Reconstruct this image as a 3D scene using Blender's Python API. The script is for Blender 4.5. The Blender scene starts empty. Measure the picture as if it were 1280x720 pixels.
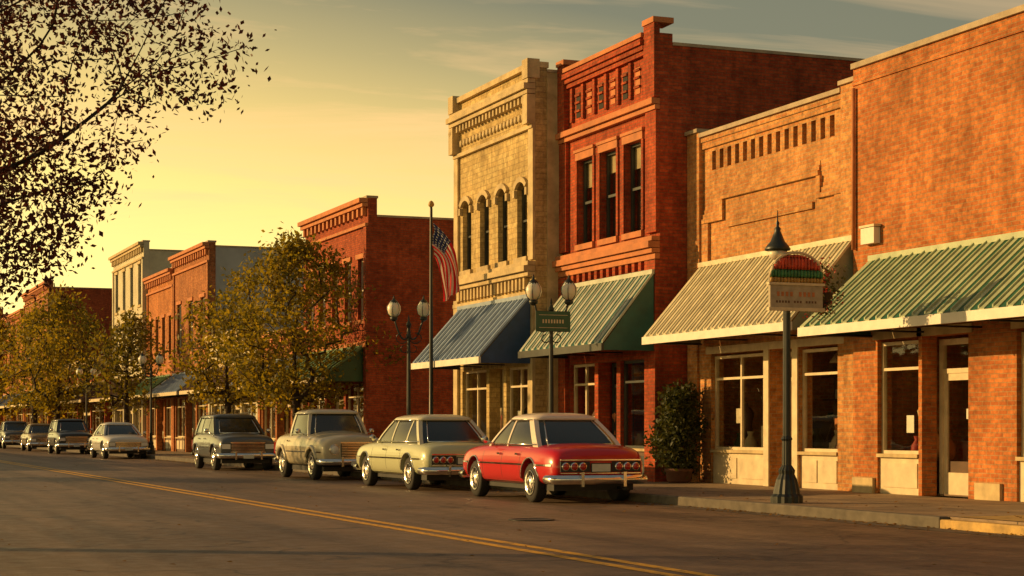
import bpy, bmesh, math, random
import numpy as np
from mathutils import Vector, Matrix, Quaternion
from mathutils.bvhtree import BVHTree
R = math.radians
scene = bpy.context.scene
col = scene.collection
scene.view_settings.view_transform = 'Standard'
scene.view_settings.look = 'None'
scene.view_settings.exposure = 0

# ------------------------------------------------------------------ materials
class NT:
    def __init__(s, name):
        s.m = bpy.data.materials.new(name); s.m.use_nodes = True
        s.t = s.m.node_tree; s.n = s.t.nodes; s.l = s.t.links
        s.b = s.n['Principled BSDF']
    def new(s, typ, **kw):
        nd = s.n.new(typ)
        for k, v in kw.items(): setattr(nd, k, v)
        return nd
    def set(s, nd, key, val):
        if hasattr(val, 'bl_idname') or isinstance(val, bpy.types.NodeSocket):
            s.l.new(val, nd.inputs[key])
        else: nd.inputs[key].default_value = val
    def math(s, op, a, b=None, clamp=False):
        nd = s.new('ShaderNodeMath', operation=op); nd.use_clamp = clamp
        s.set(nd, 0, a)
        if b is not None: s.set(nd, 1, b)
        return nd.outputs[0]
    def mix(s, fac, a, b, blend='MIX'):
        nd = s.new('ShaderNodeMix', data_type='RGBA', blend_type=blend)
        s.set(nd, 0, fac)
        s.set(nd, 6, a); s.set(nd, 7, b)
        return nd.outputs[2]
    def noise(s, vec, scale, detail=4, rough=.6):
        nd = s.new('ShaderNodeTexNoise')
        nd.inputs['Scale'].default_value = scale; nd.inputs['Detail'].default_value = detail
        nd.inputs['Roughness'].default_value = rough
        if vec is not None: s.l.new(vec, nd.inputs['Vector'])
        return nd.outputs['Fac']
    def ramp(s, fac, stops):
        nd = s.new('ShaderNodeValToRGB')
        el = nd.color_ramp.elements
        while len(el) < len(stops): el.new(.5)
        for e, (p, c) in zip(el, stops): e.position = p; e.color = c if len(c) == 4 else (*c, 1)
        s.l.new(fac, nd.inputs[0]); return nd.outputs[0]
    def bump(s, h, strength=.3, dist=.01):
        nd = s.new('ShaderNodeBump'); nd.inputs['Strength'].default_value = strength
        nd.inputs['Distance'].default_value = dist
        s.l.new(h, nd.inputs['Height']); s.l.new(nd.outputs[0], s.b.inputs['Normal'])
    def mapping(s, vec, scale):
        nd = s.new('ShaderNodeMapping'); nd.inputs['Scale'].default_value = scale
        s.l.new(vec, nd.inputs['Vector']); return nd.outputs[0]

def c4(c): return (c[0], c[1], c[2], 1)
def simple(name, c, rough=.6, metal=0, var=.25, nscale=3., bump=0, coat=0, obj=False, spec=.5):
    t = NT(name)
    if obj: vec = t.new('ShaderNodeTexCoord').outputs['Object']
    else: vec = t.new('ShaderNodeNewGeometry').outputs['Position']
    f = t.noise(vec, nscale, 4)
    f2 = t.ramp(f, [(.3, (0, 0, 0)), (.7, (1, 1, 1))])
    a = c4([x*(1-var) for x in c]); b = c4([min(1, x*(1+var*.6)) for x in c])
    t.l.new(t.mix(f2, a, b), t.b.inputs['Base Color'])
    t.b.inputs['Metallic'].default_value = metal
    t.b.inputs['Specular IOR Level'].default_value = spec
    rr = t.math('MULTIPLY_ADD', f, .25)
    rr.node.inputs[2].default_value = max(0.02, rough-.12)
    t.l.new(rr, t.b.inputs['Roughness'])
    if coat:
        t.b.inputs['Coat Weight'].default_value = coat; t.b.inputs['Coat Roughness'].default_value = .04
    if bump: t.bump(t.noise(vec, nscale*12, 4), bump, .01)
    return t.m

def brick(name, c1, c2, mortar, bw=.215, rh=.072, ms=.009, grime=.35, bumpd=.012):
    t = NT(name)
    g = t.new('ShaderNodeNewGeometry')
    sp = t.new('ShaderNodeSeparateXYZ'); t.l.new(g.outputs['Position'], sp.inputs[0])
    sn = t.new('ShaderNodeSeparateXYZ'); t.l.new(g.outputs['True Normal'], sn.inputs[0])
    ax = t.math('ABSOLUTE', sn.outputs[0]); isx = t.math('GREATER_THAN', ax, .5)
    mx = t.new('ShaderNodeMix', data_type='FLOAT'); t.l.new(isx, mx.inputs[0])
    t.l.new(sp.outputs[0], mx.inputs[2]); t.l.new(sp.outputs[1], mx.inputs[3])
    cb = t.new('ShaderNodeCombineXYZ'); t.l.new(mx.outputs[0], cb.inputs[0]); t.l.new(sp.outputs[2], cb.inputs[1])
    br = t.new('ShaderNodeTexBrick'); t.l.new(cb.outputs[0], br.inputs['Vector'])
    br.inputs['Color1'].default_value = c4(c1); br.inputs['Color2'].default_value = c4(c2)
    br.inputs['Mortar'].default_value = c4(mortar); br.inputs['Scale'].default_value = 1
    br.inputs['Mortar Size'].default_value = ms; br.inputs['Mortar Smooth'].default_value = .3
    br.inputs['Brick Width'].default_value = bw; br.inputs['Row Height'].default_value = rh
    br.inputs['Bias'].default_value = 0
    n1 = t.noise(g.outputs['Position'], .7, 6, .65)
    st = t.mapping(g.outputs['Position'], (2.2, 2.2, .25)); n2 = t.noise(st, 1.5, 4, .6)
    d1 = t.ramp(n1, [(.3, (1-grime,)*3), (.65, (1.12,)*3)])
    d2 = t.ramp(n2, [(.35, (1-grime*.7,)*3), (.6, (1,)*3)])
    n3 = t.noise(g.outputs['Position'], 9, 3, .7)
    d3 = t.ramp(n3, [(.3, (.68,)*3), (.7, (1.28,)*3)])
    c = t.mix(1, br.outputs['Color'], d1, 'MULTIPLY'); c = t.mix(1, c, d2, 'MULTIPLY'); c = t.mix(1, c, d3, 'MULTIPLY')
    t.l.new(c, t.b.inputs['Base Color']); t.b.inputs['Roughness'].default_value = .88
    t.b.inputs['Specular IOR Level'].default_value = .25
    h = t.math('MULTIPLY_ADD', br.outputs['Fac'], -1.0); 
    t.l.new(t.math('MULTIPLY', n3, .5), h.node.inputs[2])
    t.bump(h, .8, bumpd)
    return t.m

def window_glass(name):
    t = NT(name); out = t.n['Material Output']
    g = t.new('ShaderNodeBsdfGlossy'); g.inputs['Roughness'].default_value = .02
    g.inputs['Color'].default_value = (1, .97, .92, 1)
    tr = t.new('ShaderNodeBsdfTransparent'); tr.inputs['Color'].default_value = (.93, .95, .92, 1)
    # Schlick reflectance of a pane (same from both sides)
    lw = t.new('ShaderNodeLayerWeight'); lw.inputs['Blend'].default_value = .5
    p = t.math('POWER', lw.outputs['Facing'], 4.5); f = t.math('MULTIPLY_ADD', p, .92, clamp=True); f.node.inputs[2].default_value = .05
    m = t.new('ShaderNodeMixShader'); t.l.new(f, m.inputs[0]); t.l.new(tr.outputs[0], m.inputs[1]); t.l.new(g.outputs[0], m.inputs[2])
    geo = t.new('ShaderNodeNewGeometry')
    b = t.new('ShaderNodeBump'); b.inputs['Strength'].default_value = .06; b.inputs['Distance'].default_value = .02
    t.l.new(t.noise(geo.outputs['Position'], 1.6, 2), b.inputs['Height'])
    t.l.new(b.outputs[0], g.inputs['Normal'])
    t.l.new(m.outputs[0], out.inputs['Surface']); return t.m

def leafmat(name, ca, cb_, trans=.45, tcol=None):
    t = NT(name); out = t.n['Material Output']
    g = t.new('ShaderNodeNewGeometry')
    r = g.outputs['Random Per Island']
    n = t.noise(g.outputs['Position'], 1.1, 2)
    f = t.math('ADD', t.math('MULTIPLY', r, .6), t.math('MULTIPLY', n, .5), clamp=True)
    c = t.mix(f, c4(ca), c4(cb_))
    t.l.new(c, t.b.inputs['Base Color']); t.b.inputs['Roughness'].default_value = .55
    t.b.inputs['Specular IOR Level'].default_value = .3
    tl = t.new('ShaderNodeBsdfTranslucent')
    t.l.new(t.mix(1, c, c4(tcol or (2.4, 2.0, .8)), 'MULTIPLY'), tl.inputs['Color'])
    m = t.new('ShaderNodeMixShader'); m.inputs[0].default_value = trans
    t.l.new(t.b.outputs[0], m.inputs[1]); t.l.new(tl.outputs[0], m.inputs[2]); t.l.new(m.outputs[0], out.inputs['Surface'])
    return t.m

M = {}
M['brickA'] = brick('brick_orange', (.66, .225, .06), (.46, .135, .036), (.48, .27, .12))
M['brickB'] = brick('brick_buff', (.68, .32, .10), (.52, .20, .06), (.54, .35, .17))
M['brickC'] = brick('brick_red', (.54, .095, .028), (.37, .055, .018), (.30, .11, .05), grime=.42)
M['brickE'] = brick('brick_deep_red', (.48, .09, .028), (.34, .055, .018), (.26, .10, .05))
M['brickF'] = brick('brick_brown', (.52, .19, .065), (.38, .12, .04), (.34, .18, .09))
M['tan'] = brick('tan_masonry', (.64, .48, .21), (.54, .38, .155), (.40, .28, .14), bw=.40, rh=.13, ms=.007, grime=.35, bumpd=.006)
M['stone'] = simple('limestone', (.55, .42, .22), .85, var=.35, nscale=2.5, bump=.25)
M['stonered'] = simple('red_sandstone', (.52, .19, .07), .85, var=.3, nscale=2.5, bump=.25)
M['paleplaster'] = simple('pale_stucco', (.58, .52, .36), .9, var=.25, nscale=1.2, bump=.2)
M['greyplaster'] = simple('grey_stucco', (.42, .44, .43), .9, var=.2, nscale=.8, bump=.2)
M['cap'] = simple('parapet_cap', (.42, .33, .22), .8, var=.3, nscale=3)
M['roof'] = simple('tar_roof', (.06, .055, .05), .9)
M['cream'] = simple('cream_paint', (.66, .54, .34), .5, var=.2, nscale=4)
M['white'] = simple('white_paint', (.78, .72, .60), .5, var=.12, nscale=4)
M['wood'] = simple('dark_wood', (.12, .055, .025), .5, var=.4)
M['darkframe'] = simple('dark_window_frame', (.035, .04, .035), .45)
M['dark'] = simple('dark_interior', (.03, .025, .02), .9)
M['inwall'] = simple('interior_wall', (.30, .19, .10), .9, nscale=1.5, var=.5)
M['infloor'] = simple('interior_floor', (.18, .10, .05), .5)
M['glass'] = window_glass('shop_glass')
M['upglass'] = simple('upper_window_glass', (.03, .035, .035), .10, nscale=.8, spec=.8)
M['curtain'] = simple('curtain', (.45, .35, .20), .9)
M['iron'] = simple('painted_cast_iron', (.018, .022, .018), .42, var=.4, nscale=8)
M['kerb'] = simple('kerb_concrete', (.13, .11, .085), .9, var=.4, nscale=4, bump=.3)
M['sunlitbuff'] = simple('sunlit_kerb_buff', (.52, .33, .10), .8, var=.4, nscale=5, bump=.2)  # buff tone stands in for sunlight on the kerb and ramp
M['bark'] = simple('bark', (.05, .032, .02), .95, var=.4, nscale=9, bump=.6)
M['leafG'] = leafmat('leaf_golden_green', (.06, .075, .012), (.16, .13, .02), .45)
M['leafY'] = leafmat('leaf_yellow_green', (.085, .10, .014), (.22, .165, .02), .5)
M['leafO'] = leafmat('leaf_autumn', (.09, .065, .015), (.18, .09, .02), .5)
M['leafD'] = leafmat('leaf_backlit_dark', (.045, .016, .011), (.11, .034, .017), .22, (1.7, .8, .5))  # backlit silhouette darkness is put into this leaf colour
M['shrub'] = leafmat('leaf_shrub', (.02, .035, .01), (.08, .08, .02), .3)
M['flower'] = leafmat('petal', (.35, .03, .02), (.45, .08, .05), .3, (1, .6, .5))
M['globe'] = simple('frosted_globe', (.80, .74, .58), .35, var=.08)
M['globe'].node_tree.nodes['Principled BSDF'].inputs['Subsurface Weight'].default_value = .3
M['pot'] = simple('terracotta_pot', (.16, .07, .04), .8)
M['rubber'] = simple('tyre_rubber', (.018, .017, .016), .8, obj=True)
M['chrome'] = simple('chrome', (.78, .75, .70), .14, metal=1, var=.1, obj=True)
M['carglass'] = simple('car_glass', (.015, .018, .018), .06, obj=True, spec=.9, var=.1)
M['tail'] = simple('tail_light_lens', (.45, .012, .008), .15, obj=True, coat=1)
M['amber'] = simple('amber_lens', (.5, .16, .02), .15, obj=True, coat=1)
M['headlight'] = simple('headlight_lens', (.75, .75, .70), .08, obj=True, coat=1, var=.05)
M['plate'] = simple('license_plate', (.60, .62, .55), .5, obj=True)
M['blackpl'] = simple('black_trim', (.02, .02, .02), .5, obj=True)

# ------------------------------------------------------------------ mesh builder
class MB:
    def __init__(s): s.v = []; s.f = []; s.mi = []; s.mats = []; s.sm = []
    def mat(s, m):
        m = M[m] if isinstance(m, str) else m
        if m not in s.mats: s.mats.append(m)
        return s.mats.index(m)
    def add(s, vs, fs, m, smooth=False):
        o = len(s.v); s.v += [tuple(v) for v in vs]; k = s.mat(m)
        for f in fs: s.f.append(tuple(i+o for i in f)); s.mi.append(k); s.sm.append(smooth)
    def box(s, x0, x1, y0, y1, z0, z1, m):
        x0, x1 = min(x0, x1), max(x0, x1); y0, y1 = min(y0, y1), max(y0, y1)
        vs = [(x0,y0,z0),(x1,y0,z0),(x1,y1,z0),(x0,y1,z0),(x0,y0,z1),(x1,y0,z1),(x1,y1,z1),(x0,y1,z1)]
        s.add(vs, [(0,3,2,1),(4,5,6,7),(0,1,5,4),(1,2,6,5),(2,3,7,6),(3,0,4,7)], m)
    def obox(s, c, size, rot, m):
        hx, hy, hz = [q/2 for q in size]
        vs = [Vector(c)+rot @ Vector(p) for p in [(-hx,-hy,-hz),(hx,-hy,-hz),(hx,hy,-hz),(-hx,hy,-hz),(-hx,-hy,hz),(hx,-hy,hz),(hx,hy,hz),(-hx,hy,hz)]]
        s.add(vs, [(0,3,2,1),(4,5,6,7),(0,1,5,4),(1,2,6,5),(2,3,7,6),(3,0,4,7)], m)
    def lathe(s, prof, c, m, n=20, axis='z', smooth=True, flute=0):
        vs = []; fs = []
        for (r, h) in prof:
            for i in range(n):
                a = 2*math.pi*i/n; rr = r*(1-flute*(i % 2))
                if axis == 'z': p = (c[0]+rr*math.cos(a), c[1]+rr*math.sin(a), c[2]+h)
                elif axis == 'x': p = (c[0]+h, c[1]+rr*math.cos(a), c[2]+rr*math.sin(a))
                else: p = (c[0]+rr*math.cos(a), c[1]+h, c[2]+rr*math.sin(a))
                vs.append(p)
        for j in range(len(prof)-1):
            for i in range(n):
                k = (i+1) % n
                fs.append((j*n+i, j*n+k, (j+1)*n+k, (j+1)*n+i))
        fs.append(tuple(range(n))[::-1]); fs.append(tuple(range((len(prof)-1)*n, len(prof)*n)))
        s.add(vs, fs, m, smooth)
    def tube(s, pts, rad, m, n=8, smooth=True):
        pts = [Vector(p) for p in pts]
        if not hasattr(rad, '__len__'): rad = [rad]*len(pts)
        vs = []; fs = []
        for i, p in enumerate(pts):
            d = (pts[min(i+1, len(pts)-1)]-pts[max(i-1, 0)]).normalized()
            up = Vector((0, 0, 1)) if abs(d.z) < .9 else Vector((1, 0, 0))
            a = d.cross(up).normalized(); b = d.cross(a)
            for k in range(n):
                t = 2*math.pi*k/n; vs.append(p+(a*math.cos(t)+b*math.sin(t))*rad[i])
        for j in range(len(pts)-1):
            for k in range(n):
                q = (k+1) % n; fs.append((j*n+k, j*n+q, (j+1)*n+q, (j+1)*n+k))
        fs.append(tuple(range(n))); fs.append(tuple(range((len(pts)-1)*n, len(pts)*n))[::-1])
        s.add(vs, fs, m, smooth)
    def obj(s, name, parent=None, bevel=0, ploc=None):
        me = bpy.data.meshes.new(name); me.from_pydata(s.v, [], s.f); me.update()
        for m in s.mats: me.materials.append(m)
        me.polygons.foreach_set('material_index', s.mi)
        me.polygons.foreach_set('use_smooth', s.sm)
        bm = bmesh.new(); bm.from_mesh(me); bmesh.ops.recalc_face_normals(bm, faces=bm.faces); bm.to_mesh(me); bm.free()
        o = bpy.data.objects.new(name, me); col.objects.link(o)
        if parent is not None:
            o.parent = parent
            if parent.get('world'): o.matrix_parent_inverse = Matrix.Translation(parent.location).inverted()
        if bevel:
            b = o.modifiers.new('bevel', 'BEVEL'); b.width = bevel; b.segments = 2; b.limit_method = 'ANGLE'; b.angle_limit = R(50)
        return o

def empty(name, loc=(0, 0, 0), world=True):
    e = bpy.data.objects.new(name, None); e.location = loc; e.empty_display_size = .3
    col.objects.link(e)
    if world: e['world'] = 1
    return e

# ------------------------------------------------------------------ building parts (facades face -X)
def facade(b, X, Y0, Y1, Z0, Z1, ops, m, depth=.3):
    ys = sorted(set([Y0, Y1]+[round(o[0], 4) for o in ops]+[round(o[1], 4) for o in ops]))
    zs = sorted(set([Z0, Z1]+[round(o[2], 4) for o in ops]+[round(o[3], 4) for o in ops]))
    ny, nz = len(ys)-1, len(zs)-1
    def solid(i, j):
        if i < 0 or j < 0 or i >= ny or j >= nz: return False
        yc = (ys[i]+ys[i+1])/2; zc = (zs[j]+zs[j+1])/2
        return not any(o[0] < yc < o[1] and o[2] < zc < o[3] for o in ops)
    x0, x1 = X, X+depth
    for i in range(ny):
        for j in range(nz):
            if not solid(i, j): continue
            a, c, d, e = ys[i], ys[i+1], zs[j], zs[j+1]
            b.add([(x0,a,d),(x0,c,d),(x0,c,e),(x0,a,e)], [(0,1,2,3)], m)
            b.add([(x1,a,d),(x1,c,d),(x1,c,e),(x1,a,e)], [(0,1,2,3)], m)
            if not solid(i-1, j): b.add([(x0,a,d),(x1,a,d),(x1,a,e),(x0,a,e)], [(0,1,2,3)], m)
            if not solid(i+1, j): b.add([(x0,c,d),(x1,c,d),(x1,c,e),(x0,c,e)], [(0,1,2,3)], m)
            if not solid(i, j-1): b.add([(x0,a,d),(x1,a,d),(x1,c,d),(x0,c,d)], [(0,1,2,3)], m)
            if not solid(i, j+1): b.add([(x0,a,e),(x1,a,e),(x1,c,e),(x0,c,e)], [(0,1,2,3)], m)

def shell(b, X, Xb, Y0, Y1, H, m, side=None, Hs=None):
    side = side or m; Hs = Hs or H-.45; x = X+.302
    b.box(x, Xb, Y0+.004, Y0+.3, 0, Hs, side); b.box(x, Xb, Y1-.3, Y1-.004, 0, Hs, side)
    b.box(Xb-.3, Xb-.002, Y0+.303, Y1-.303, 0, Hs-.1, side)
    b.box(x, Xb-.3, Y0+.303, Y1-.303, Hs-.7, Hs-.5, 'roof')
    b.box(x-.0, Xb+.02, Y0-.02, Y0+.34, Hs+.002, Hs+.07, 'cap'); b.box(x, Xb+.02, Y1-.34, Y1+.0, Hs+.002, Hs+.07, 'cap')

def window(b, X, y0, y1, z0, z1, cols=1, rows=2, fr='darkframe', gl='upglass', inset=.14, fw=.05, sill=None, shade=False):
    xa, xb = X+inset-.03, X+inset+.04
    b.box(xa, xb, y0, y0+fw, z0, z1, fr); b.box(xa, xb, y1-fw, y1, z0, z1, fr)
    b.box(xa+.002, xb, y0+fw, y1-fw, z0, z0+fw, fr); b.box(xa+.002, xb, y0+fw, y1-fw, z1-fw, z1, fr)
    for i in range(1, cols):
        y = y0+(y1-y0)*i/cols; b.box(xa+.004, xb-.01, y-fw/2, y+fw/2, z0+fw, z1-fw, fr)
    for j in range(1, rows):
        z = z0+(z1-z0)*j/rows; b.box(xa+.007, xb-.012, y0+fw, y1-fw, z-fw/2, z+fw/2, fr)
    gl2 = 'glass' if shade else gl; xg = X+inset+.015
    b.add([(xg, y0+fw*.5, z0+fw*.5), (xg, y1-fw*.5, z0+fw*.5), (xg, y1-fw*.5, z1-fw*.5), (xg, y0+fw*.5, z1-fw*.5)], [(0,1,2,3)], gl2)
    if shade:
        b.box(X+inset+.06, X+inset+.07, y0, y1, z1-(z1-z0)*random.uniform(.2, .5), z1, 'curtain')
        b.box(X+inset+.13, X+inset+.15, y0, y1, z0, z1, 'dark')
    if sill: b.box(X-.07, X+inset-.03, y0-.08, y1+.08, z0-.12, z0+.01, sill)

def arch_hood(b, X, yc, w, z, rise, m, th=.14, proud=.07, n=8, fill=None):
    rad = ((w/2)**2+rise**2)/(2*rise); zc = z-(rad-rise) ; a0 = math.asin(w/2/rad)
    pts = [(-a0+2*a0*i/n) for i in range(n+1)]
    for i in range(n):
        q = []
        for a in (pts[i], pts[i+1]):
            for r in (rad, rad+th):
                q.append((yc+r*math.sin(a), zc-rise+r*math.cos(a)))
        vs = [(X-proud, *p) for p in q]+[(X+.12, *p) for p in q]
        b.add(vs, [(0,1,3,2),(4,5,7,6),(0,2,6,4),(1,3,7,5),(0,1,5,4),(2,3,7,6)], m)
    if fill:
        for sgn in (-1, 1):
            poly = [(yc+sgn*w/2, z+.001)]
            for i in range(n//2+1):
                a = a0*i/(n//2); poly.append((yc+sgn*rad*math.sin(a), zc-rise+rad*math.cos(a)))
            k = len(poly); vs = [(X+.004, *p) for p in poly]+[(X+.15, *p) for p in poly]
            b.add(vs, [tuple(range(k))]+[(i, (i+1) % k, k+(i+1) % k, k+i) for i in range(k)], fill)

def awning(parent, Xw, Xf, y0, y1, zt, zb, mA, mB, pitch=.3, fas='white', fh=.16, name='awning'):
    b = MB(); n = max(2, round((y1-y0)/pitch)); th = .03
    for i in range(n):
        a = y0+(y1-y0)*i/n; c = y0+(y1-y0)*(i+1)/n
        for (p, q, m, dz) in ((a, a+(c-a)*.60, mA, 0.), (a+(c-a)*.60, c, mB, .02)):
            vs = [(Xw,p,zt+dz),(Xw,q,zt+dz),(Xf,q,zb+dz),(Xf,p,zb+dz)]
            vs += [(v[0], v[1], v[2]-th) for v in vs]
            b.add(vs, [(0,1,2,3),(4,7,6,5),(0,4,5,1),(1,5,6,2),(2,6,7,3),(3,7,4,0)], m)
        vs = []
        for (yy) in (a-.015, a+.015):
            vs += [(Xw,yy,zt+.06),(Xf,yy,zb+.06),(Xf,yy,zb-.01),(Xw,yy,zt-.01)]
        b.add(vs, [(0,1,2,3),(4,5,6,7),(0,4,5,1),(1,5,6,2),(3,2,6,7)], mB)
    b.box(Xf-.03, Xf+.03, y0-.03, y1+.03, zb-fh, zb-.004, fas)
    b.box(Xw-.06, Xw-.002, y0-.02, y1+.02, zt-.03, zt+.07, mB)
    for y in (y0+.01, y1-.01):
        b.add([(Xw-.003, y, zt-.03), (Xf+.03, y, zb-.03), (Xf+.03, y, zb-fh+.01), (Xw-.003, y, zb-fh+.01)], [(0,1,2,3)], mA)
    k = max(2, int((y1-y0)/1.5))
    for i in range(k+1):
        y = y0+.05+(y1-y0-.1)*i/k
        b.tube([(Xw, y, zb-fh+.03), (Xf, y, zb-fh+.03)], .018, 'iron', 6)
    return b.obj(name, parent)

def awn_mats(n, a, bb):
    return simple(n+'_panel', a, .45, var=.3, nscale=2.5), simple(n+'_seam', bb, .4, var=.25, nscale=3)

def interior(b, X, Y0, Y1, top=3.3, depth=3.4, seed=1):
    r = random.Random(seed)
    b.box(X+.31, X+depth, Y0+.31, Y1-.31, .16, .18, 'infloor')
    b.box(X+.31, X+depth, Y0+.31, Y1-.31, top, top+.08, 'inwall')
    b.box(X+depth, X+depth+.1, Y0+.31, Y1-.31, .16, top, 'inwall')
    mats = ['wood', 'cream', 'curtain', 'pot', 'white', 'inwall', 'wood', 'stonered', 'flower', 'shrub', 'darkframe']
    for z in (.9, 1.4, 1.9, 2.4):
        b.box(X+depth-.35, X+depth-.01, Y0+.4, Y1-.4, z, z+.03, 'wood')
        y = Y0+.5
        while y < Y1-.7:
            w_ = r.uniform(.06, .25); b.box(X+depth-.3, X+depth-.1, y, y+w_, z+.032, z+.03+r.uniform(.1, .4), r.choice(mats)); y += w_+r.uniform(.02, .2)
    for k in range(int((Y1-Y0)*1.2)):
        y = r.uniform(Y0+.5, Y1-.8); x = X+r.uniform(1.1, 2.6); h = r.choice([.5, .8, 1.0, 1.3]); w = r.uniform(.2, .6)
        b.box(x, x+r.uniform(.2, .5), y, y+w, .2, .2+h, r.choice(mats))
    b.box(X+.40, X+.85, Y0+.6, Y1-.6, .19, .74, 'wood')
    for k in range(int((Y1-Y0)*3.2)):
        y = r.uniform(Y0+.7, Y1-.9); x = X+r.uniform(.45, .78); q = r.random(); m = r.choice(mats)
        if q < .45: s_ = r.uniform(.7, 1.6); b.lathe([(.06*s_, 0), (.11*s_, .1*s_), (.09*s_, .22*s_), (.04*s_, .3*s_), (.06*s_, .36*s_)], (x, y, .745), m, 12)
        elif q < .75: h = r.uniform(.15, .6); b.box(x, x+.06, y, y+r.uniform(.15, .4), .745, .745+h, m)
        else: b.lathe([(.02, 0), (.02, .35), (.15, .4), (.12, .62), (.17, .85), (.10, .98), (.05, 1.0), (.04, 1.08)], (x, y, .745), m, 14)
    for k in range(3):
        y = r.uniform(Y0+.6, Y1-.6); b.tube([(X+1.5, y, top), (X+1.5, y, top-.5)], .01, 'iron', 5); b.lathe([(.05, 0), (.18, -.18), (.17, -.2)], (X+1.5, y, top-.5), 'cream', 12)

rs_ = random.Random(77)
def shopfront(b, X, y0, y1, kind='win', z0=.15, sill=.85, head=2.8, fr='cream', base='cream', cols=2, inset=.12):
    if kind == 'win':
        b.box(X+.05, X+.25, y0, y1, z0, sill-.06, base)
        nn = max(1, round((y1-y0)/.9)); w = (y1-y0)/nn
        for i in range(nn):
            b.box(X+.03, X+.05, y0+i*w+.09, y0+(i+1)*w-.09, z0+.12, sill-.16, fr)
        b.box(X-.03, X+.26, y0+.002, y1-.002, sill-.06, sill, 'stone')
        window(b, X, y0, y1, sill, head, cols, 1, fr, 'glass', inset, .06)
        b.box(X+inset-.025, X+inset+.03, y0+.06, y1-.06, head-.5, head-.45, fr)
        for q in range(rs_.choice([0, 1, 1])):
            y = rs_.uniform(y0+.1, max(y0+.12, y1-.4)); z = rs_.uniform(sill+.2, sill+.9)
            b.box(X+inset+.024, X+inset+.028, y, y+.22, z, z+.3, rs_.choice(['white', 'cream', 'stonered']))
    else:
        s = .35
        b.box(X+s, X+s+.08, y0, y0+.1, z0, head, fr); b.box(X+s, X+s+.08, y1-.1, y1, z0, head, fr)
        b.box(X+s+.002, X+s+.08, y0+.1, y1-.1, head-.1, head, fr); b.box(X+s+.002, X+s+.08, y0+.1, y1-.1, 2.22, 2.3, fr)
        b.box(X+s+.02, X+s+.06, y0+.1, y0+.2, z0, 2.22, fr); b.box(X+s+.02, X+s+.06, y1-.2, y1-.1, z0, 2.22, fr)
        b.box(X+s+.022, X+s+.06, y0+.2, y1-.2, z0, .55, fr); b.box(X+s+.022, X+s+.06, y0+.2, y1-.2, 2.1, 2.22, fr)
        xg = X+s+.04
        b.add([(xg, y0+.1, .5), (xg, y1-.1, .5), (xg, y1-.1, head-.05), (xg, y0+.1, head-.05)], [(0,1,2,3)], 'glass')
        b.box(X+s+.046, X+s+.05, y0+.35, y0+.6, 1.45, 1.62, 'white')
        b.tube([(X+s-.04, y0+.24, .95), (X+s-.04, y0+.24, 1.4)], .015, 'chrome', 6)

random.seed(4)
XB = 34
# ---- A : near right brick shop
A = empty('brick_shop_building', (17.65, 21, 0)); b = MB(); X = 17.65; Y0, Y1 = 12.2, 27.88; H = 7.75
opsA = [(25.85, 27.1, .15, 2.85), (24.45, 25.75, .15, 2.85), (20.9, 23.2, .15, 2.85), (17.2, 20.2, .15, 2.85), (13.2, 16.4, .15, 2.85)]
facade(b, X, Y0, Y1, 0, H, opsA, 'brickA'); shell(b, X, XB, Y0, Y1, H, 'brickA')
b.box(X-.06, X+.36, Y0-.02, Y1+.0, H+.002, H+.1, 'cap')
b.box(X-.03, X-.002, Y0, Y1-.0, H-.30, H-.22, 'brickA')
for i, o in enumerate(opsA):
    if i == 1: shopfront(b, X, o[0], o[1], 'door')
    else: shopfront(b, X, o[0], o[1], 'win', cols=1 if i == 0 else 2)
    b.box(X-.025, X-.001, o[0]-.12, o[1]+.12, 2.85, 3.0, 'stone')
for y in (24.0-.12, 27.5, 20.55): b.box(X-.06, X-.002, y-.33, y+.33, .15, .42, 'stone')
interior(b, X, Y0, Y1, seed=3)
b.box(X-.14, X-.01, 27.0, 27.42, 4.55, 4.83, 'white'); b.box(X-.16, X-.012, 26.97, 27.45, 4.84, 4.88, 'cream')
b.tube([(X-.05, 27.80, 7.4), (X-.05, 27.80, 4.5)], .035, 'stonered', 8)
b.obj('walls', A)
mg, ms_ = awn_mats('green_awning', (.02, .115, .06), (.40, .46, .28))
awning(A, X, 16.2, 13.0, 27.3, 4.28, 3.05, mg, ms_, .34)

# ---- B : buff brick shop with slots
B = empty('brick_shop_building', (17.8, 31, 0)); b = MB(); X = 17.8; Y0, Y1 = 27.9, 34.58; H = 7.45
opsB = [(31.35, 33.6, .15, 2.85), (30.25, 31.15, .15, 2.85), (28.65, 30.05, .15, 2.85)]
slots = []
n = 15
for i in range(n):
    y = Y0+.85+(Y1-Y0-1.7)*(i+.5)/n; slots.append((y-.085, y+.085, 6.72, 7.12))
facade(b, X, Y0, Y1, 0, 4.7, opsB, 'brickB'); 
facade(b, X+.05, Y0+.55, Y1-.55, 4.702, H, slots, 'brickB', .25)
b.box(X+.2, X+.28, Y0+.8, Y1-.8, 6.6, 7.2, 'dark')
for y in (Y0, Y1-.55): b.box(X-.06, X+.3, y, y+.55, 4.703, H+.12, 'brickB')
for y in (Y0, Y1-.45): b.box(X-.055, X-.002, y+.0, y+.45, .15, 4.70, 'brickB')
b.box(X-.0, X+.048, Y0+.56, Y1-.56, 7.2, H, 'brickB'); b.box(X-.03, X-.002, Y0+.57, Y1-.57, 7.34, H-.02, 'brickB')
for (p, dz) in ((.07, 0), (.04, .10), (.015, .19)):
    for (a, c, z) in ((Y0+.56, Y0+1.42, 5.62), (Y0+1.42, Y1-1.42, 6.05), (Y1-1.42, Y1-.56, 5.62)):
        b.box(X+.05-p, X+.047, a, c, z+dz, z+dz+.093, 'brickB')
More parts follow.
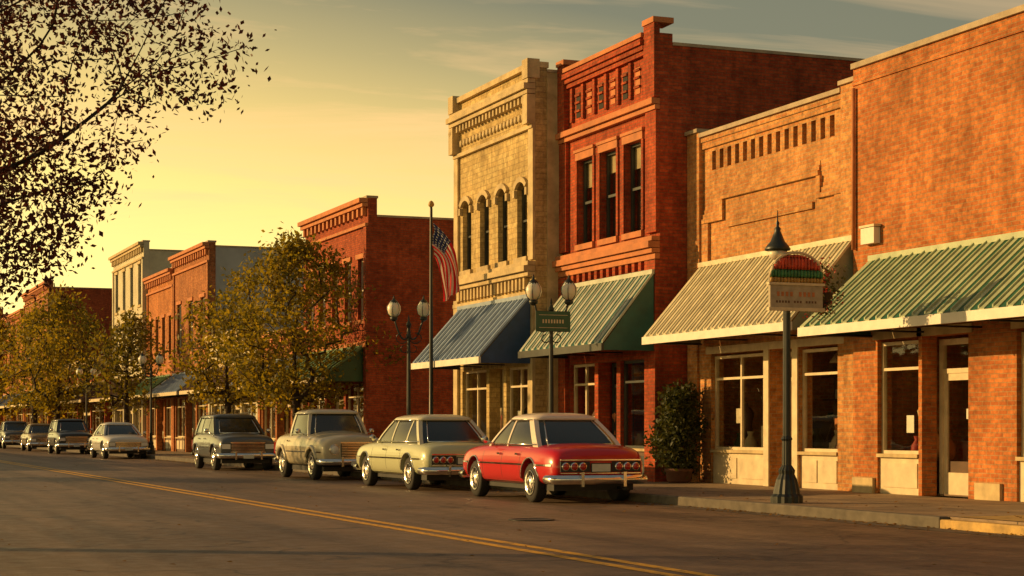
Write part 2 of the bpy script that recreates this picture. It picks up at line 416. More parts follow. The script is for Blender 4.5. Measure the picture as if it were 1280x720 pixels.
for y in (Y0+1.42, Y1-1.42): b.box(X-.018, X+.046, y-.07, y+.07, 5.62, 6.04, 'brickB')
for (a, c) in ((Y0+.56, Y0+.85), (Y1-.85, Y1-.56)): b.box(X-.015, X+.046, a, c, 4.72, 5.61, 'brickB')
b.box(X-.0, X+.044, Y0+1.65, Y1-1.65, 5.45, 5.58, 'brickB')
shell(b, X, XB, Y0, Y1, H, 'brickB')
b.box(X-.08, X+.36, Y0+.56, Y1-.56, H+.002, H+.09, 'cap')
for y in (Y0, Y1-.55): b.box(X-.12, X+.36, y-.0, y+.56, H+.121, H+.2, 'cap')
shopfront(b, X, *opsB[0][:2], 'win', cols=2); shopfront(b, X, *opsB[1][:2], 'door', fr='cream'); shopfront(b, X, *opsB[2][:2], 'win', cols=1)
b.box(X-.03, X-.002, 30.05, 30.25, .15, 3.0, 'cream'); b.box(X-.031, X-.002, 31.15, 31.35, .15, 3.0, 'cream')
b.box(X-.025, X-.001, 28.4, 33.8, 2.85, 3.0, 'cream')
interior(b, X, Y0, Y1, seed=5)
b.obj('walls', B)
mc, md = awn_mats('cream_awning', (.30, .30, .20), (.68, .60, .40))
awning(B, X-.06, 16.4, 27.98, 33.95, 4.72, 3.2, mc, md, .3)

# ---- C : red two storey
C = empty('brick_commercial_building', (17.1, 37, 0)); b = MB(); X = 17.1; Y0, Y1 = 34.6, 39.88; H = 9.75
wc = [35.9, 37.2, 38.5]
opsC = [(35.15, 36.6, .15, 2.8), (36.8, 37.8, .15, 2.8), (38.0, 39.4, .15, 2.8)]+[(y-.43, y+.43, 5.6, 7.6) for y in wc]
facade(b, X, Y0, Y1, 0, H, opsC, 'brickC'); shell(b, X, XB, Y0, Y1, H, 'brickC', Hs=9.5)
shopfront(b, X, 35.15, 36.6, 'win', fr='darkframe', base='wood', cols=1); shopfront(b, X, 36.8, 37.8, 'door', fr='darkframe'); shopfront(b, X, 38.0, 39.4, 'win', fr='cream', base='wood')
for y in wc:
    window(b, X, y-.43, y+.43, 5.6, 7.6, 1, 2, 'darkframe', 'upglass', .16, .06, 'stonered', shade=True)
    b.box(X-.05, X-.002, y-.52, y+.52, 7.605, 7.78, 'stonered'); b.box(X-.08, X-.003, y-.56, y+.56, 7.783, 7.85, 'stonered')
    for sgn in (-1, 1): b.box(X-.04, X-.002, y+sgn*.5-.05, y+sgn*.5+.05, 5.62, 7.6, 'brickC')
for (a, c) in ((Y0-.0, Y0+.52), (Y1-.42, Y1)):
    b.box(X-.1, X-.002, a, c, 5.5, 8.1, 'brickC'); b.box(X-.14, X-.003, a-.0, c, 8.38, H+.22, 'brickC'); b.box(X-.17, X+.32, a-.02, c+.02, H+.222, H+.34, 'stonered')
    b.box(X-.12, X-.001, a, c, .15, 4.9, 'brickC')
for (z, h, p) in ((4.92, .12, .12), (5.05, .10, .2), (5.16, .14, .28), (5.31, .1, .2)): b.box(X-p, X-.004, Y0-.0, Y1, z, z+h-.003, 'stonered')
for (z, h, p) in ((8.12, .1, .12), (8.23, .13, .2)): b.box(X-p, X-.004, Y0, Y1, z, z+h-.003, 'stonered')
k = 14
for i in range(k):
    y = Y0+.3+(Y1-Y0-.6)*(i+.5)/k; b.box(X-.1, X-.003, y-.07, y+.07, 4.72, 4.91, 'brickC')
for i in range(6):
    y = Y0+.75+(Y1-Y0-1.4)*(i+.5)/6
    b.box(X-.07, X-.003, y+.25, y+.37, 8.55, 9.35, 'brickC')
    b.box(X-.012, X-.002, y-.12, y+.12, 8.62, 9.2, 'dark' if i % 2 else 'stonered')
    for zz in (8.75, 8.95, 9.12): b.box(X-.05, X-.0125, y-.14, y+.14, zz, zz+.05, 'brickC')
for (z, h, p) in ((9.38, .1, .1), (9.485, .1, .16), (9.59, .12, .22)): b.box(X-p, X-.004, Y0+.53, Y1-.43, z, z+h-.003, 'brickC')
b.box(X-.2, X+.34, Y0+.53, Y1-.43, H+.002, H+.1, 'stonered')
interior(b, X, Y0, Y1, seed=7)
b.obj('walls', C)
me_, mf = awn_mats('teal_awning', (.025, .12, .10), (.50, .52, .42))
awning(C, X-.13, 15.75, 34.62, 39.3, 4.62, 3.1, me_, mf, .36, 'darkframe')

# ---- D : tan two storey
D = empty('tan_commercial_building', (16.4, 42.7, 0)); b = MB(); X = 16.4; Y0, Y1 = 39.9, 45.5; H = 9.95
wd = [40.75, 42.05, 43.35, 44.65]
opsD = [(40.3, 41.8, .15, 2.8), (42.0, 43.0, .15, 2.8), (43.2, 45.0, .15, 2.8)]+[(y-.33, y+.33, 5.45, 7.3) for y in wd]
facade(b, X, Y0, Y1, 0, H, opsD, 'tan'); shell(b, X, XB, Y0, Y1, H, 'stone', Hs=9.85)
b.box(X+.302, X+.9, Y0-.03, Y0, 0, 9.7, 'stone')
shopfront(b, X, 40.3, 41.8, 'win'); shopfront(b, X, 42, 43, 'door'); shopfront(b, X, 43.2, 45, 'win')
for y in wd:
    window(b, X, y-.33, y+.33, 5.45, 7.3, 1, 2, 'darkframe', 'upglass', .16, .05, 'stone', shade=True)
    arch_hood(b, X, y, .66, 7.3, .16, 'stone', .13, .08, fill='tan')
    for s_ in (-1, 1): b.box(X-.08, X-.002, y+s_*.4-.06, y+s_*.4+.06, 6.95, 7.13, 'stone'); 
for (a, c) in ((Y0, Y0+.3), (Y1-.3, Y1)):
    b.box(X-.08, X-.002, a, c, .15, 4.7, 'stone'); b.box(X-.07, X-.002, a, c, 5.35, 8.5, 'stone')
    b.box(X-.22, X-.002, a, c, 8.6, 9.3, 'stone')
for (z, h, p) in ((4.5, .1, .1), (4.95, .1, .2), (5.06, .14, .3), (5.21, .1, .2)): b.box(X-p, X-.004, Y0, Y1, z, z+h-.003, 'stone')
for (z, h, p) in ((8.5, .1, .1), (9.32, .1, .22), (9.43, .14, .3), (9.58, .1, .2)): b.box(X-p, X-.004, Y0-.0, Y1, z, z+h-.003, 'stone')
for i in range(20):
    y = Y0+.35+(Y1-Y0-.7)*(i+.5)/20
    b.box(X-.16, X-.003, y-.05, y+.05, 9.15, 9.315, 'stone'); b.box(X-.12, X-.003, y-.05, y+.05, 4.66, 4.94, 'stone')
    b.lathe([(.09, 0), (.09, .05), (.03, .06)], (X-.05, y, 8.86), 'stone', 10, 'x')
b.box(X-.12, X+.34, Y0-.02, Y1, H+.002, H+.14, 'stone')
for y in (Y0+.15, Y1-.15): b.box(X-.22, X+.1, y-.18, y+.18, 9.69, H+.2, 'stone')
b.lathe([(.1, 0), (.16, .1), (.14, .22), (.03, .3)], (X-.1, Y1-.1, H-.9), 'stone', 12)
interior(b, X, Y0, Y1, seed=9)
b.obj('walls', D)
mb1, mb2 = awn_mats('blue_awning', (.035, .08, .20), (.26, .34, .46))
awning(D, X-.09, 15.0, 40.0, 45.0, 4.45, 3.0, mb1, mb2, .36)

# ---- generic farther buildings
def generic(name, X, Y0, Y1, H, m, side, nwin, wz, wh, ww, cornice='stone', shop='cream', aw=None, Xb=XB, storeys=1, Hs=None, arch=False):
    E = empty(name, (X, (Y0+Y1)/2, 0)); b = MB(); ops = []; W = Y1-Y0
    for s_ in range(storeys):
        for i in range(nwin):
            y = Y0+W*(i+.5)/nwin; ops.append((y-ww/2, y+ww/2, wz+s_*3.0, wz+s_*3.0+wh))
    k = 3; shops = []
    for i in range(k):
        a = Y0+.35+(W-.7)*i/k; c = Y0+.35+(W-.7)*(i+1)/k; shops.append((round(a+.12, 3), round(c-.12, 3), .15, 2.75))
    facade(b, X, Y0, Y1, 0, H, ops+shops, m); shell(b, X, Xb, Y0, Y1, H, m, side, Hs)
    for o in ops:
        window(b, X, *o, 1, 2, 'white' if nwin % 2 else 'darkframe', 'upglass', .15, .06, cornice, shade=random.random() < .6)
        b.box(X-.06, X-.002, o[0]-.1, o[1]+.1, o[3]+.002, o[3]+.16, cornice)
    for i, o in enumerate(shops): shopfront(b, X, o[0], o[1], 'door' if i == 1 else 'win', fr=shop, base='wood')
    for (z, h, p) in ((H-.9, .1, .1), (H-.28, .12, .2), (H-.15, .15, .3)): b.box(X-p, X-.004, Y0, Y1, z, z+h-.003, cornice)
    nn = int(W/.5)
    for i in range(nn): y = Y0+W*(i+.5)/nn; b.box(X-.14, X-.003, y-.09, y+.09, H-.55, H-.283, cornice)
    b.box(X-.05, X+.34, Y0, Y1, H+.002, H+.08, 'cap'); b.box(X-.12, X-.003, Y0, Y1, 3.9, 4.1, cornice)
    for (a, c) in ((Y0, Y0+.3), (Y1-.3, Y1)): b.box(X-.07, X-.002, a, c, .15, H-.92, m)
    interior(b, X, Y0, Y1, seed=int(Y0)); 
    b.obj('walls', E)
    if aw: awning(E, X-.08, X-1.4, Y0+.3, Y1-.3, 3.9, 2.95, aw[0], aw[1], .5, 'cream')
    return E
dg1, dg2 = awn_mats('dark_green_awning', (.02, .08, .035), (.12, .22, .10))
dk1, dk2 = awn_mats('maroon_awning', (.07, .03, .03), (.14, .08, .06))
generic('brick_commercial_building', 17.0, 55.5, 63.2, 8.7, 'brickE', 'brickE', 5, 4.8, 2.0, .75, 'stonered', 'cream', (dg1, dg2), Hs=8.1)
generic('added_opposite_shop', 17.2, 63.25, 71.0, 5.0, 'brickF', 'brickF', 2, 3.95, .01, .5, 'stonered', 'cream', (mb1, mb2))
generic('added_opposite_shop', 17.2, 71.05, 80.5, 5.4, 'paleplaster', 'paleplaster', 2, 3.95, .01, .5, 'stone', 'cream', (dk1, dk2))
generic('brick_commercial_building', 17.2, 80.6, 88.8, 9.7, 'brickF', 'greyplaster', 3, 4.9, 2.4, 1.0, 'stonered', 'cream', (mb1, mb2), Hs=9.5)
generic('brick_commercial_building', 17.2, 88.85, 96, 9.2, 'brickA', 'brickF', 4, 4.7, 2.2, .8, 'stonered', 'cream', (dg1, dg2))
generic('stone_commercial_building', 17.0, 96.05, 106, 11.2, 'paleplaster', 'paleplaster', 4, 4.9, 2.2, .9, 'stone', 'cream', (dk1, dk2), storeys=2)
generic('brick_commercial_building', 15.6, 124, 138, 11.2, 'brickF', 'brickE', 5, 5.2, 2.0, 1.0, 'stonered', 'cream', (dg1, dg2))
generic('brick_commercial_building', 15.6, 138.2, 152, 10.2, 'brickA', 'brickA', 5, 5.2, 2.0, 1.0, 'stonered', 'cream', (mb1, mb2))
generic('added_opposite_shop', 16.6, 106.1, 123.8, 5.5, 'brickE', 'brickE', 2, 3.95, .01, .5, 'stone', 'cream', (dk1, dk2))
generic('brick_commercial_building', 16.0, 160, 180, 11.5, 'brickE', 'brickA', 6, 5.2, 2.0, 1.0, 'stone', 'cream', (mb1, mb2))
generic('brick_commercial_building', 15.5, 190, 215, 9, 'brickA', 'brickF', 6, 5.2, 2.0, 1.0, 'stone', 'cream', (dg1, dg2))
def added_opposite(Y0, Y1, H, m):  # unseen shops across the street, added for road shade and window reflections
    E = empty('added_opposite_shop', (-8, (Y0+Y1)/2, 0)); b = MB(); X = -8.3; ops = []; k = max(2, int((Y1-Y0)/3))
    for i in range(k):
        a = Y0+.4+(Y1-Y0-.8)*i/k; c = Y0+.4+(Y1-Y0-.8)*(i+1)/k; ops.append((round(a+.3, 3), round(c-.3, 3), .8, 2.8))
    facade(b, X, Y0, Y1, 0, H, ops, m)
    for o in ops: window(b, X+.05, o[0], o[1], o[2], o[3], 2, 1, 'cream', 'upglass', .1, .06)
    b.box(X-9, X-.002, Y0, Y1, 0, H-.5, m); b.box(X-.05, X+.4, Y0, Y1, H+.002, H+.1, 'cap'); b.box(X+.302, X+1.4, Y0+.3, Y1-.3, 3.0, 3.1, 'wood')
    b.obj('walls', E)
added_opposite(66, 80, 5.0, 'brickF'); added_opposite(80.1, 96, 5.6, 'paleplaster'); added_opposite(96.1, 118, 5.2, 'brickE')

# ------------------------------------------------------------------ ground
def asphalt():
    t = NT('asphalt'); g = t.new('ShaderNodeNewGeometry').outputs['Position']
    n1 = t.noise(g, .35, 6, .6); st = t.mapping(g, (1.1, .05, 1)); n2 = t.noise(st, 1.2, 4, .6); n3 = t.noise(g, 55, 3, .7); n4 = t.noise(g, 4, 5, .7)
    base = t.ramp(n1, [(.3, (.125, .078, .046)), (.7, (.23, .15, .09))])
    base = t.mix(1, base, t.ramp(n2, [(.3, (.5,)*3), (.65, (1.2,)*3)]), 'MULTIPLY')
    base = t.mix(1, base, t.ramp(n3, [(.3, (.5,)*3), (.7, (1.55,)*3)]), 'MULTIPLY')
    wp = t.new('ShaderNodeVectorMath', operation='ADD'); t.l.new(g, wp.inputs[0])
    nz = t.new('ShaderNodeTexNoise'); nz.inputs['Scale'].default_value = .8; t.l.new(g, nz.inputs['Vector'])
    sc = t.new('ShaderNodeVectorMath', operation='SCALE'); sc.inputs['Scale'].default_value = 2.2; t.l.new(nz.outputs['Color'], sc.inputs[0]); t.l.new(sc.outputs[0], wp.inputs[1])
    vo = t.new('ShaderNodeTexVoronoi', feature='DISTANCE_TO_EDGE'); vo.inputs['Scale'].default_value = .16; t.l.new(wp.outputs[0], vo.inputs['Vector'])
    cr = t.ramp(vo.outputs['Distance'], [(.0, (.35,)*3), (.009, (1,)*3)])
    base = t.mix(1, base, cr, 'MULTIPLY')
    sp = t.new('ShaderNodeSeparateXYZ'); t.l.new(g, sp.inputs[0])
    lane = t.math('SUBTRACT', 1.0, t.math('MULTIPLY', t.math('ABSOLUTE', t.math('SUBTRACT', sp.outputs[0], 12.5)), .9), clamp=True)
    oil = t.math('MULTIPLY', lane, t.ramp(t.noise(g, 1.1, 4, .7), [(.48, (0,)*3), (.62, (.75,)*3)]))
    base = t.mix(oil, base, (.03, .022, .017, 1))
    t.l.new(base, t.b.inputs['Base Color'])
    t.l.new(t.ramp(n4, [(.3, (.40,)*3), (.7, (.66,)*3)]), t.b.inputs['Roughness'])
    t.bump(t.math('ADD', n3, t.math('MULTIPLY', n4, .6)), .6, .014); return t.m
M['asphalt'] = asphalt()
def concrete():
    t = NT('sidewalk_concrete'); g = t.new('ShaderNodeNewGeometry').outputs['Position']
    br = t.new('ShaderNodeTexBrick'); br.offset = 0; t.l.new(g, br.inputs['Vector'])
    br.inputs['Color1'].default_value = (.38, .26, .15, 1); br.inputs['Color2'].default_value = (.28, .195, .12, 1); br.inputs['Mortar'].default_value = (.07, .055, .04, 1)
    br.inputs['Scale'].default_value = 1; br.inputs['Brick Width'].default_value = 1.4; br.inputs['Row Height'].default_value = 1.4; br.inputs['Mortar Size'].default_value = .012
    n = t.noise(g, 1.3, 6, .7); c = t.mix(1, br.outputs['Color'], t.ramp(n, [(.3, (.5,)*3), (.7, (1.2,)*3)]), 'MULTIPLY')
    n3 = t.noise(g, 40, 3); c = t.mix(1, c, t.ramp(n3, [(.3, (.8,)*3), (.7, (1.15,)*3)]), 'MULTIPLY')
    t.l.new(c, t.b.inputs['Base Color']); t.b.inputs['Roughness'].default_value = .8; t.bump(n3, .3, .008); return t.m
M['concrete'] = concrete()
def paint(name, c):
    t = NT(name); g = t.new('ShaderNodeNewGeometry').outputs['Position']
    n = t.noise(g, 6, 6, .75); f = t.ramp(n, [(.36, (0,)*3), (.50, (1,)*3)])
    t.l.new(t.mix(f, (.15, .10, .06, 1), c4(c)), t.b.inputs['Base Color']); t.b.inputs['Roughness'].default_value = .6; return t.m
M['yline'] = paint('worn_yellow_paint', (.80, .40, .02))
M['earth'] = simple('earth', (.09, .075, .04), .95, nscale=.5, bump=.3)
def sheet(name, x0, x1, y0, y1, z, m):
    b = MB(); b.add([(x0,y0,z),(x1,y0,z),(x1,y1,z),(x0,y1,z)], [(0,1,2,3)], m); return b.obj(name)
sheet('ground', -1500, 1500, -1500, 1500, -.004, 'earth')
sheet('road', .9, 13.7, -60, 500, 0, 'asphalt')
def slab(name, x0, x1, y0, y1, z1, m, bev=0):
    b = MB(); b.box(x0, x1, y0, y1, -.05, z1, m); return b.obj(name, None, bev)
slab('sidewalk', 13.86, 40, 8, 300, .15, 'concrete'); slab('kerb', 13.7, 13.857, 19.6, 300, .153, 'kerb', .02)
slab('kerb', 13.7, 13.857, 8, 19.595, .12, 'sunlitbuff', .02)  # lowered kerb, with the sunlit warmth put into its buff colour
slab('sidewalk', -8, .74, -60, 300, .15, 'concrete'); slab('kerb', .743, .9, -60, 300, .153, 'kerb', .02)
sheet('sunlit_ramp_patch', 13.9, 15.5, 15.6, 19.5, .156, 'sunlitbuff')  # sheet coloured as the patch of sunlight at the kerb ramp
sheet('road_marking_yellow', 7.08, 7.22, -40, 400, .004, 'yline'); sheet('road_marking_yellow', 7.37, 7.51, -40, 400, .004, 'yline')
M['gutter'] = simple('gutter_dirt', (.11, .08, .055), .85, var=.5, nscale=3, bump=.3)
sheet('gutter', 13.3, 13.699, 8, 300, .004, 'gutter')
b = MB(); b.lathe([(.33, .004), (.33, .014), (.28, .016), (.27, .010), (.01, .010)], (9.6, 23.5, 0), 'iron', 28); b.obj('manhole_cover')

# ------------------------------------------------------------------ trees
def leaves_obj(name, parent, centers, per, sig, size, mat, rng, flat=1.0):
    n = len(centers)*per
    c = np.repeat(np.array(centers), per, 0)+rng.normal(0, 1, (n, 3))*np.array([sig, sig, sig*flat])
    a = rng.normal(0, 1, (n, 3)); a /= np.linalg.norm(a, axis=1)[:, None]
    t = rng.normal(0, 1, (n, 3)); bb = np.cross(a, t); bb /= np.linalg.norm(bb, axis=1)[:, None]
    s = (size*rng.uniform(.6, 1.3, n))[:, None]
    V = np.stack([c-a*s, c+bb*s*.5, c+a*s, c-bb*s*.5], 1).reshape(-1, 3)
    me = bpy.data.meshes.new(name); me.vertices.add(4*n); me.vertices.foreach_set('co', V.ravel())
    me.loops.add(4*n); me.loops.foreach_set('vertex_index', np.arange(4*n)); me.polygons.add(n)
    me.polygons.foreach_set('loop_start', np.arange(0, 4*n, 4)); me.polygons.foreach_set('loop_total', np.full(n, 4)); me.update()
    me.materials.append(M[mat]); o = bpy.data.objects.new(name, me); col.objects.link(o); o.parent = parent
    if parent is not None: o.matrix_parent_inverse = Matrix.Translation(parent.location).inverted()
    return o

def tree(name, x, y, z0, zb, H, rfun, nclump, per, sig, size, mat, seed, tr=.16, shell_bias=.5, lean=(0, 0), expo=.5, rmin=.007, smooth=0, hole=.28):
    rng = np.random.default_rng(seed); E = empty(name, (x, y, z0))
    nodes = []; par = []
    k = 8
    for i in range(k+1):
        t = i/k; h = z0+(zb+(H-zb)*.45-z0)*t
        nodes.append((x+lean[0]*t+.08*math.sin(3*t+seed), y+lean[1]*t+.08*math.cos(2*t+seed), h)); par.append(i-1)
    cl = []
    while len(cl) < nclump:
        t = rng.uniform(0, 1); h = zb+(H-zb)*t; r = rfun(t); a = rng.uniform(0, 6.28)
        wob = 1+.18*math.sin(3*a+seed+4*t)+.12*math.sin(5*a+9*t+seed)
        q = rng.uniform(0, 1)**shell_bias; p = (x+lean[0]+math.cos(a)*r*q*wob, y+lean[1]+math.sin(a)*r*q*wob, h)
        if math.sin(p[0]*2.1+seed)*math.sin(p[1]*1.9+1.3*seed)*math.sin(p[2]*2.3) > hole: continue
        cl.append(p)
    base = np.array(nodes[4])
    cl.sort(key=lambda p: np.linalg.norm(np.array(p)-base))
    tips = []
    for p in cl:
        p = np.array(p); N = np.array(nodes); d = np.linalg.norm(N-p, axis=1)+np.maximum(0, N[:, 2]-p[2])*.8
        d += .35*np.maximum(0, np.linalg.norm(N-base, axis=1)-np.linalg.norm(p-base)+.3)
        d[:3] += 5; i = int(np.argmin(d)); q = N[i]; L = np.linalg.norm(p-q); m = max(1, int(L/.45)); last = i
        for j in range(1, m+1):
            t = j/m; w = q+(p-q)*t+np.array([0, 0, .12*L*math.sin(math.pi*t)])+(rng.normal(0, .03, 3) if j < m else 0)
            nodes.append(tuple(w)); par.append(last); last = len(nodes)-1
        tips.append(tuple(p))
    kids = [[] for _ in nodes]
    for i in range(1, len(nodes)): kids[par[i]].append(i)
    cnt = [0]*len(nodes)
    for i in range(len(nodes)-1, 0, -1): cnt[i] += 1; cnt[par[i]] += cnt[i]
    P = np.array(nodes)
    for _ in range(smooth):
        Q = P.copy()
        for i in range(9, len(nodes)):
            if kids[i]:
                kk = max(kids[i], key=lambda c: cnt[c]); Q[i] = .5*P[i]+.25*P[par[i]]+.25*P[kk]
        P = Q
    nodes = [tuple(p) for p in P]
    tot = max(cnt[0], 1); rad = [max(rmin, tr*(c/tot)**expo) for c in cnt]
    for i in range(4): rad[i] = tr*(1.25-.08*i) if i else tr*1.5
    b = MB()
    for i in range(1, len(nodes)):
        j = par[i]; b.tube([nodes[j], nodes[i]], [min(rad[j], rad[i]*1.6) if j > 8 else (rad[j] if i <= 8 else rad[i]*1.3), rad[i]], 'bark', 8 if rad[i] > .05 else 4)
    b.obj('trunk_and_limbs', E)
    leaves_obj('foliage', E, tips, per, sig, size, mat, rng)
    return E
round_ = lambda R_: (lambda t: R_*max(.15, math.sin(math.pi*min(1, (t*.88+.12)))**.6))
tree('unseen_street_tree', 14.8, 56.4, .15, 2.1, 7.2, round_(2.6), 400, 28, .23, .085, 'leafY', 1, .13)
tree('unseen_street_tree', 14.8, 66, .15, 2.4, 6.2, round_(2.1), 150, 28, .26, .10, 'leafY', 2, .12)
tree('unseen_street_tree', 14.8, 88, .15, 2.4, 6.6, round_(2.0), 100, 28, .3, .12, 'leafG', 3, .13)
tree('unseen_street_tree', 14.4, 110, .15, 2.3, 9.2, round_(2.9), 220, 30, .36, .13, 'leafY', 4, .18)
tree('unseen_street_tree', 14.4, 122, .15, 2.6, 8.6, round_(2.8), 140, 28, .36, .14, 'leafY', 8, .18)
tree('unseen_street_tree', 14.2, 146, .15, 2.6, 9.5, round_(3.4), 140, 28, .45, .17, 'leafY', 5, .18)
tree('unseen_street_tree', 14.2, 170, .15, 2.6, 10, round_(3.8), 140, 28, .5, .2, 'leafO', 6, .18)
def rnear(t):
    pts = [(0, 3.6), (.2, 3.6), (.32, 4.2), (.42, 5.0), (.7, 5.1), (1, 3)]
    for (a, ra), (c, rc) in zip(pts, pts[1:]):
        if t <= c: return ra+(rc-ra)*(t-a)/(c-a)
    return 3
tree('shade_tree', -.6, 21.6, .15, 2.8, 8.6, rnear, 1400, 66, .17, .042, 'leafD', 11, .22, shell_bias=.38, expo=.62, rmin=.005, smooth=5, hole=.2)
tree('unseen_street_tree', -2.2, 52, .15, 2.2, 7.0, round_(2.7), 170, 26, .3, .12, 'leafG', 22, .14)  # unseen trees opposite, added to dapple the road and reflect in windows
tree('unseen_street_tree', -2.2, 72, .15, 2.2, 7.5, round_(2.9), 150, 26, .34, .13, 'leafO', 23, .14)  # second unseen tree, added for the same dapples and reflections
rng = np.random.default_rng(5); cen = []
for _ in range(420):
    xx = rng.uniform(-60, 70); yy = rng.uniform(255, 300); hh = 5+4*math.sin(xx*.13)+2*math.sin(xx*.41+1); cen.append((xx, yy, rng.uniform(0, 1)**.7*max(3, hh+3)))
E = empty('distant_trees', (0, 270, 0)); leaves_obj('foliage', E, cen, 40, 1.3, .55, 'leafO', rng)
rng = np.random.default_rng(31); V = []; Fc = []
for i in range(2200):
    y = 14+60*rng.uniform(0, 1)**1.3
    if rng.uniform() < .65: x = 13.66-abs(rng.normal(0, .25)); z = .012
    elif rng.uniform() < .7: x = 13.9+abs(rng.normal(0, 1.0)); z = .164
    else: x = rng.uniform(2, 13.4); z = .012
    a = rng.uniform(0, 6.28); s = rng.uniform(.02, .045); dz = rng.uniform(0, .02); k = len(V)
    V += [(x+s*math.cos(a), y+s*math.sin(a), z), (x-.5*s*math.sin(a), y+.5*s*math.cos(a), z+dz), (x-s*math.cos(a), y-s*math.sin(a), z+dz*.5), (x+.5*s*math.sin(a), y-.5*s*math.cos(a), z+.002)]; Fc.append((k, k+1, k+2, k+3))
me = bpy.data.meshes.new('fallen_leaves'); me.from_pydata(V, [], Fc); me.materials.append(M['leafO']); col.objects.link(bpy.data.objects.new('fallen_leaves', me))

def shrub(name, x, y, h, r, mat='shrub', pot=True, seed=0, z0=.15):
    rng = np.random.default_rng(seed); E = empty(name, (x, y, z0)); b = MB()
    b.lathe([(.2, 0), (.26, .05), (.28, .22), (.31, .24), (.31, .3), (.26, .3), (.24, .24)], (x, y, z0), 'pot', 18)
    cs = []
    for _ in range(150):
        t = rng.uniform(0, 1); a = rng.uniform(0, 6.28); rr = r*(.35+.65*math.sin(math.pi*(t*.85+.12))**.6)*rng.uniform(.2, 1)**.5*(1+.3*math.sin(7*t+2*a))
        cs.append((x+math.cos(a)*rr, y+math.sin(a)*rr, z0+.25+t*(h-.25)))
    for c in cs[::4]: b.tube([(x, y, z0+.2), ((x+c[0])/2, (y+c[1])/2, c[2]*.6+.2), c], [.015, .01, .005], 'bark', 5)
    b.obj('planter', E); leaves_obj('foliage', E, cs, 34, .10, .055, mat, rng); return E
shrub('potted_shrub', 17.2, 33.9, 1.95, .46, seed=3)

# ------------------------------------------------------------------ street lamps
def post_profile(H): return [(.19, 0), (.19, .12), (.15, .16), (.15, .34), (.11, .42), (.12, .5), (.075, .58), (.07, .9), (.085, .93), (.06, .97), (.05, H*.6), (.042, H-.3), (.07, H-.26), (.05, H-.2), (.04, H-.05), (.06, H)]
def globe(b, x, y, z):
    b.lathe([(.03, -.12), (.09, -.08), (.10, -.02), (.07, 0)], (x, y, z), 'iron', 14)
    b.lathe([(.08, 0), (.15, .07), (.18, .17), (.17, .27), (.11, .36), (.05, .40)], (x, y, z), 'globe', 20)
    b.lathe([(.13, .33), (.09, .40), (.03, .45), (.02, .50), (.005, .55)], (x, y, z), 'iron', 12)
    for k in range(6):
        a = k*math.pi/3; b.tube([(x+r_*math.cos(a), y+r_*math.sin(a), z+h_) for r_, h_ in ((.09, 0), (.157, .07), (.187, .17), (.177, .27), (.12, .35))], .007, 'iron', 4)
def twin_lamp(x, y, H=4.0, dirv=(1, 0), sign=False):
    E = empty('street_lamp', (x, y, .15)); b = MB(); b.lathe(post_profile(H-.5), (x, y, .15), 'iron', 24, flute=.08, smooth=False)
    g = MB()
    for s_ in (-1, 1):
        pts = []
        for i in range(9):
            t = i/8; pts.append((x+s_*dirv[0]*.38*t, y+s_*dirv[1]*.38*t, .15+H-.75-.16*math.sin(math.pi*t)+.5*t*t))
        b.tube(pts, .026, 'iron', 8)
        for (rr, zc_, r2) in ((.17, H-.80, .016), (.11, H-1.08, .014)):
            pts = [(x+s_*dirv[0]*(rr+rr*.9*math.sin(a)), y+s_*dirv[1]*(rr+rr*.9*math.sin(a)), .15+zc_+rr*.8*math.cos(a)) for a in [i*.55 for i in range(11)]]
            b.tube(pts, r2, 'iron', 6)
        globe(g, x+s_*dirv[0]*.38, y+s_*dirv[1]*.38, H-.1)
    b.lathe([(.05, 0), (.07, .06), (.02, .16), (.03, .2), (.005, .3)], (x, y, H-.36), 'iron', 12)
    if sign:
        s2 = MB(); gm = simple('green_sign_paint', (.015, .10, .06), .4); s2.box(x-.4, x+.38, y-.14, y-.10, H-.78, H-.36, gm); s2.box(x-.41, x+.39, y-.132, y-.108, H-.79, H-.35, 'iron')
        s2.box(x-.34, x+.32, y-.1435, y-.1402, H-.71, H-.70, 'cream'); s2.box(x-.34, x+.32, y-.1435, y-.1402, H-.44, H-.43, 'cream')
        for i in range(8): s2.box(x-.26+i*.065, x-.225+i*.065, y-.143, y-.1402, H-.61, H-.53, 'cream')
        s2.obj('street_sign_panel', E)
    b.obj('post', E); g.obj('globes', E); return E
twin_lamp(14.5, 43.8, 4.25, (.93, -.37))
twin_lamp(15.0, 35.6, 4.15, (.93, -.37), sign=True)
twin_lamp(14.3, 79, 4.2, (.93, -.37)); twin_lamp(14.3, 98, 4.2, (.93, -.37))
E = empty('street_lamp', (14.1, 24.15, .15)); b = MB(); x, y = 14.1, 24.15
b.lathe([(.25, 0), (.25, .10), (.21, .14), (.20, .2), (.16, .36), (.12, .44), (.13, .50), (.075, .58), (.07, .95), (.09, .98), (.062, 1.03), (.056, 3.6), (.08, 3.63), (.05, 3.7), (.04, 3.85)], (x, y, .15), 'iron', 28, flute=.08, smooth=False)
b.tube([(x, y, 3.85), (x-.02, y, 4.02), (x-.12, y, 4.08), (x-.16, y, 4.02)], .022, 'iron', 8)
b.lathe([(.19, -.04), (.20, -.02), (.17, .03), (.11, .1), (.07, .2), (.045, .26), (.05, .3), (.02, .33), (.03, .38), (.012, .42), (.005, .58)], (x-.16, y, 4.06), 'iron', 24)
b.obj('post', E)
g = MB(); g.lathe([(.10, -.05), (.15, -.06), (.13, -.13), (.06, -.18)], (x-.16, y, 4.06), 'globe', 18); g.obj('lamp_glass', E)
S = empty('hanging_sign', (x, y-.1, 3.6)); b = MB(); cx, cy = x+.08, y-.13
